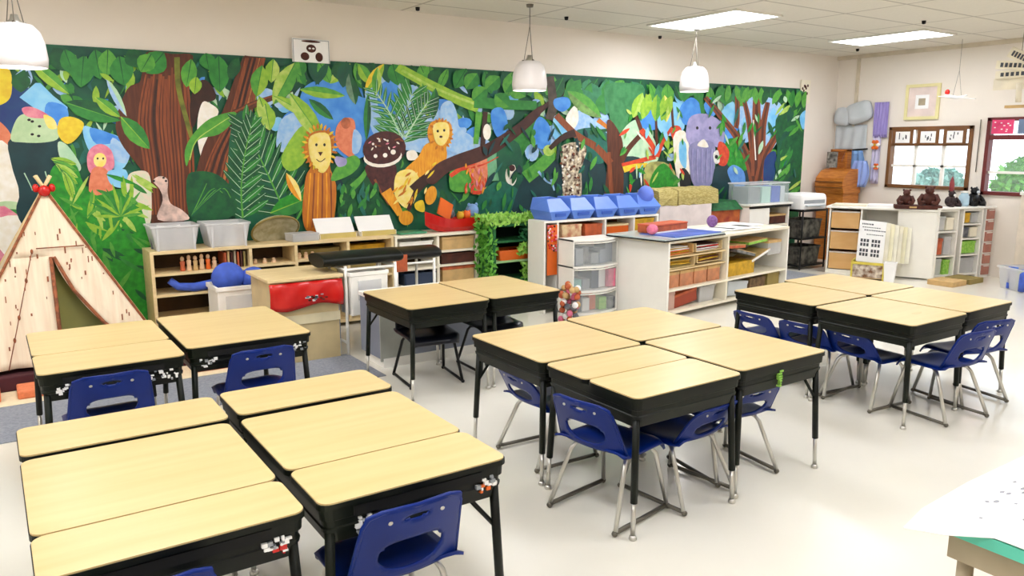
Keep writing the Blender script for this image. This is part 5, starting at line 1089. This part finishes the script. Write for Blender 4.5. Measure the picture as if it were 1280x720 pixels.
# ================================================================== HANGING ON THE WALLS
def wallX(u0, v0, u1, v1, X): a = atx(u0, v0, X); b = atx(u1, v1, X); return a, b
def soft_sheet(name, lab, cat, ys, zs, X, m, fold=.015, n=18, outline=None, nf=3.0, grp=None):
    """hanging cloth in the window wall plane, with folds"""
    b = MB(); NZ = 8; y0, y1 = ys; z0, z1 = zs
    for i in range(n):
        for j in range(NZ):
            P = []
            for (a, c) in ((i, j), (i+1, j), (i+1, j+1), (i, j+1)):
                u, v = a/n, c/NZ; nar = 1 if outline is None else outline(v); y = (y0+y1)/2+(u-.5)*(y1-y0)*nar
                P.append(Vector((X-.02-fold*math.sin(u*nf*math.tau+v*2)-fold, y, z0+(z1-z0)*v)))
            b.add(P, [(0, 1, 2, 3)], True)
    o = b.build(name, m, None, solid=.004); tag(o, lab, cat, grp); return o
soft_sheet('hanging_sheet', 'pale grey cloth hanging over the roll top desk', 'cloth', (6.46, 6.95), (1.56, 1.92), XR, M_pgrey, .012)
soft_sheet('blue_apron', 'blue apron hanging from a dark rod by the wooden desk', 'apron', (6.40, 6.80), (1.14, 1.56), XR-.04, M_sky, .02, outline=lambda v: 1-.35*abs(v-.5)*2, nf=4)
soft_sheet('light_blue_smock', 'lighter blue smock hanging in front of the blue apron', 'smock', (6.33, 6.56), (1.05, 1.42), XR-.10, mat('periwinkle fabric', (150, 172, 228), .8, var=.06), .02, outline=lambda v: .75+.5*math.sin(v*3), nf=3)
soft_sheet('purple_cloth', 'purple striped cloth hanging beside the brown framed window', 'cloth', (6.16, 6.37), (1.74, 2.22), XR, M_lav, .014, nf=5)
soft_sheet('pale_lilac_strip', 'pale lilac cloth strip hanging under the orange flowers', 'cloth', (6.24, 6.36), (1.10, 1.76), XR, mat('lilac', (206, 200, 226), .8), .01, nf=2)
t = thing('hanging_cushion', 'pale grey folded cushion shape hung high in the corner', 'cushion', (XR-.08, 6.70, 2.04))
for (y, z, ry, rz_, a) in ((.12, 0, .13, .13, .2), (-.12, .05, .20, .15, -.25)):
    b = MB(); MM = Matrix.Translation((0, y, z)) @ Matrix.Rotation(a, 4, 'X')
    b.loft([[MM @ Vector((x, ry*k*math.copysign(abs(math.cos(q_))**.6, math.cos(q_)), rz_*k*math.copysign(abs(math.sin(q_))**.6, math.sin(q_)))) for q_ in [i*math.tau/20 for i in range(20)]] for x, k in ((-.05, .55), (-.03, .95), (.02, 1), (.05, .6))], smooth=True).build('cushion_half', M_pgrey, t)
o = MB().tube([(XR-.06, 6.42, 1.585), (XR-.06, 6.66, 1.565), (XR-.05, 6.82, 1.56)], .012, 8).build('dark_rod', M_blackm); tag(o, 'thin dark rod from which the blue apron hangs', 'rod')
for i, (y, z, r_) in enumerate(((6.31, 1.64, .075), (6.27, 1.34, .05))):
    t = thing('paper_flower', ['larger orange paper flower beside the dark rod', 'smaller orange paper flower beside the blue smock'][i], 'paper flower', (XR-.06, y, z), 0, 'orange paper flowers')
    for k in range(6): a = k*math.tau/6; MB().sph((0, math.cos(a)*r_*.6, math.sin(a)*r_*.6), .012, r_*.42, r_*.36, 8, 6).build('petal', M_orange if k % 3 else M_paper, t)
    MB().sph((-.012, 0, 0), .014, r_*.25, r_*.25, 8, 6).build('flower_centre', M_mustard, t)
# yellow framed picture
t = thing('framed_picture', 'square picture in a pale yellow mount above the brown framed window', 'picture', (XR-.02, 5.72, 2.20))
b = MB(); 
for y0, y1, z0, z1 in ((-.23, .23, .19, .23), (-.23, .23, -.23, -.19), (-.23, -.19, -.19, .19), (.19, .23, -.19, .19)): b.box(-.01, .015, y0, y1, z0, z1)
b.build('yellow_frame', M_yel, t); MB().box(.0, .012, -.19, .19, -.19, .19).build('pink_mount', mat('pinkish mount', (226, 208, 200), .7), t); MB().box(-.004, 0, -.09, .09, -.09, .09).build('white_mount', M_paper, t); MB().box(-.008, -.004, -.045, .045, -.045, .045).build('small_print', M_taupe, t)
# paper panels in the windows
for i in range(3):
    y1 = 6.08-i*.345
    t = thing('window_card', ['patterned card at the corner end of the brown window top', 'patterned card in the middle of the brown window top', 'patterned card at the end of the brown window top, by the red window'][i], 'card', (XR-.04, y1-.15, 1.74), 0, 'patterned cards along the window top')
    MB().box(-.003, .003, -.145, .145, -.095, .095).build('card_sheet', M_winwood, t); MB().box(-.005, -.003, -.10, .10, -.075, .075).build('white_field', M_paper, t)
    b = MB(); g_ = random.Random(20+i)
    for k in range(6): y, z = g_.uniform(-.07, .05), g_.uniform(-.05, .03); b.box(-.007, -.005, y, y+.012, z, z+g_.uniform(.02, .05))
    b.build('printed_marks', M_ink, t)['kind'] = 'stuff'
for i, (y, m, lab) in enumerate(((4.68, M_pink, 'bright pink card with pale scribbles in the dark red window'), (4.38, mat('slate card', (110, 130, 160), .6), 'slate blue card in the dark red window'))):
    t = thing('window_card', lab, 'card', (XR-.04, y, 1.855)); MB().box(-.003, .003, -.125, .125, -.085, .085).build('card_sheet', m if i else mat('hot pink', (232, 70, 120), .6), t)
    b = MB(); g_ = random.Random(30+i)
    for k in range(9): y_, z = g_.uniform(-.1, .08), g_.uniform(-.07, .05); b.box(-.006, -.003, y_, y_+.02, z, z+.012)
    b.build('pale_scribble', M_paper, t)['kind'] = 'stuff'
# cards on the mural wall
t = thing('wall_sign', 'small white sign with a dark animal drawing, above the mural edge', 'sign', (2.53, D-.045, 2.455))
MB().box(-.17, .17, -.01, .008, -.10, .10).build('sign_board', M_paper, t)
b = MB(); b.box(-.165, .165, -.012, -.010, .09, .095).box(-.165, -.160, -.012, -.010, -.10, .09).box(.16, .165, -.012, -.010, -.10, .09); b.build('sign_border', M_grey, t)
b = MB().use(M_brown); b.sph((0, -.011, .02), .045, .003, .035, 12, 8).sph((-.06, -.011, -.05), .04, .003, .035, 10, 7).sph((.07, -.011, -.05), .035, .003, .04, 10, 7).sph((0, -.011, .08), .09, .002, .010, 10, 6); b.use(M_paper).sph((-.015, -.014, .02), .012, .003, .008, 8, 6).sph((.018, -.014, .02), .012, .003, .008, 8, 6); b.build('animal_drawing', None, t)
t = thing('wall_sign', 'narrow spotted sign at the far upper corner of the mural', 'sign', (9.66, D-.02, 2.37)); MB().box(-.10, .10, -.01, .01, -.16, .16).build('sign_board', M_ivory, t)
b = MB(); g_ = random.Random(6)
for k in range(9): a, c = g_.uniform(-.07, .07), g_.uniform(-.13, .13); b.sph((a, -.011, c), .018, .003, .02, 8, 5)
b.build('dark_spots', M_brown, t)['kind'] = 'stuff'

# ================================================================== PENDANT LAMPS
def pendant(px, py, Y, lab):
    c = aty(px, py, Y); t = thing('pendant_lamp', lab, 'pendant lamp', (c.x, c.y, c.z), 0, 'milky pendant lamps along the mural'); Rr = .135; K = 1.18
    MB().lathe([(r_*K, z_*K) for r_, z_ in [(.05, .125), (.08, .12), (.112, .085), (.13, .03), (.138, -.05), (.132, -.10), (.126, -.10), (.13, -.05), (.12, .02), (.09, .08), (.05, .11)]], 32).build('glass_shade', M_shade, t)
    MB().lathe([(.001, .20), (.02, .20), (.028, .17), (.052, .15), (.052, .135), (.001, .135)], 20).build('socket_cap', M_chrome, t)
    for k in range(3):
        a = k*math.tau/3+.4; MB().tube([(.055*math.cos(a), .055*math.sin(a), .14), (.03*math.cos(a), .03*math.sin(a), .28), (.0, .0, .46)], .003, 6).build('hanger_wire', M_wire, t)
        MB().sph((.062*math.cos(a), .062*math.sin(a), .145), .012, .012, .014, 8, 6).build('clamp_screw', M_wire, t)
    MB().tube([(0, 0, .46), (0, 0, ZC-c.z-.02)], .004, 6).build('cord', M_wire, t)
    MB().lathe([(.001, ZC-c.z), (.035, ZC-c.z), (.03, ZC-c.z-.025), (.001, ZC-c.z-.03)], 16).build('ceiling_hook', M_wire, t)
    MB().sph((0, 0, -.0), .045, .045, .06, 12, 8).build('bulb', mat('lit bulb', (255, 246, 232), .5, emit=1.2, var=.01), t)
    ld = bpy.data.lights.new('pendant_light', 'POINT'); ld.energy = 5; ld.shadow_soft_size = .06; ld.color = (1, .95, .88); lo = bpy.data.objects.new('pendant_light', ld); COL.objects.link(lo); lo.parent = t; lo.location = (0, 0, -.13)
pendant(22, 60, 5.9, 'milky glass pendant lamp nearest the picture border above the tent'); pendant(662, 97, 6.05, 'milky glass pendant lamp in the middle, over the gap in the mural'); pendant(868, 101, 6.2, 'milky glass pendant lamp nearest the windows')
# ceiling hooks
for i, (px, py) in enumerate(((522, 9), (708, 21), (825, 45), (1155, 26), (1072, 61))):
    c = atz(px, py, ZC); o = MB().lathe([(.001, ZC), (.022, ZC), (.018, ZC-.03), (.001, ZC-.035)], 12, (c.x, c.y, 0)).build('ceiling_hook', M_blackm)
    tag(o, ['small dark hook in the ceiling nearest the animal sign', 'small dark hook in the ceiling near the middle pendant', 'small dark hook in the ceiling between panel light and mural wall', 'small dark hook in the ceiling beside the far panel light', 'small dark hook in the ceiling at the wall corner'][i], 'hook')
# mobile bird / plane
c = atx(1196, 122, XR-.5); t = thing('hanging_model', 'white model aeroplane with a red nose hanging before the window wall', 'mobile', (c.x, c.y, c.z))
MB().tube([(0, .14, .03), (0, 0, 0), (0, -.12, .02)], .022, 10, .010).build('fuselage', M_paper, t); MB().box(-.05, .05, -.20, .20, -.004, .004, Matrix.Rotation(R(20), 4, 'Z') @ Matrix.Rotation(R(6), 4, 'X')).build('wing', M_paper, t)
MB().sph((0, .12, .07), .02, .03, .035, 10, 7).build('red_nose', M_red, t)
for s in (-.05, .05): MB().tube([(0, s, .02), (0, 0, .32)], .002, 5).build('string', M_wire, t)
MB().tube([(0, 0, .32), (0, 0, ZC-c.z)], .002, 5).build('string', M_wire, t)
# ceiling hung paper sculpture at the right border
c = atx(1268, 92, XR-1.2); t = thing('hanging_banner', 'stack of cream paper house shapes with dark lettering hung at the picture border', 'hanging', (c.x, c.y, c.z))
M_cream = mat('cream card', (238, 228, 204), .7)
for k, (y, z, wd, h_, a) in enumerate(((-.05, .17, .22, .11, .5), (.02, .09, .30, .09, .1), (.0, .0, .34, .08, 0), (.02, -.10, .34, .12, 0))):
    MB().box(-.012, .012, -wd, wd*.6, -h_/2, h_/2, Matrix.Translation((.02*k, y, z)) @ Matrix.Rotation(a, 4, 'X')).build('card_layer', M_cream, t)
    if k < 3: 
        b = MB(); g_ = random.Random(k)
        for q in range(9): b.box(-.016, -.012, -wd*.85+q*wd*.15, -wd*.85+q*wd*.15+wd*.09, -h_*.25, h_*.25, Matrix.Translation((.02*k, y, z)) @ Matrix.Rotation(a, 4, 'X'))
        b.build('dark_lettering', M_ink, t)['kind'] = 'stuff'
MB().tube([(0, -.06, -.10), (0, -.07, -.30)], .03, 8).build('paper_tail', M_cream, t); MB().box(-.03, .03, -.22, .05, -.36, -.33).build('base_card', M_tan, t); MB().tube([(0, -.05, .16), (0, -.05, ZC-c.z)], .003, 5).build('string', M_wire, t)
o = MB().tube([(XR-.02, 4.95, 1.95), (XR-.02, 4.95, 1.30)], .006, 6).build('blind_cord', M_wire); tag(o, 'thin cord hanging between the two windows', 'cord')
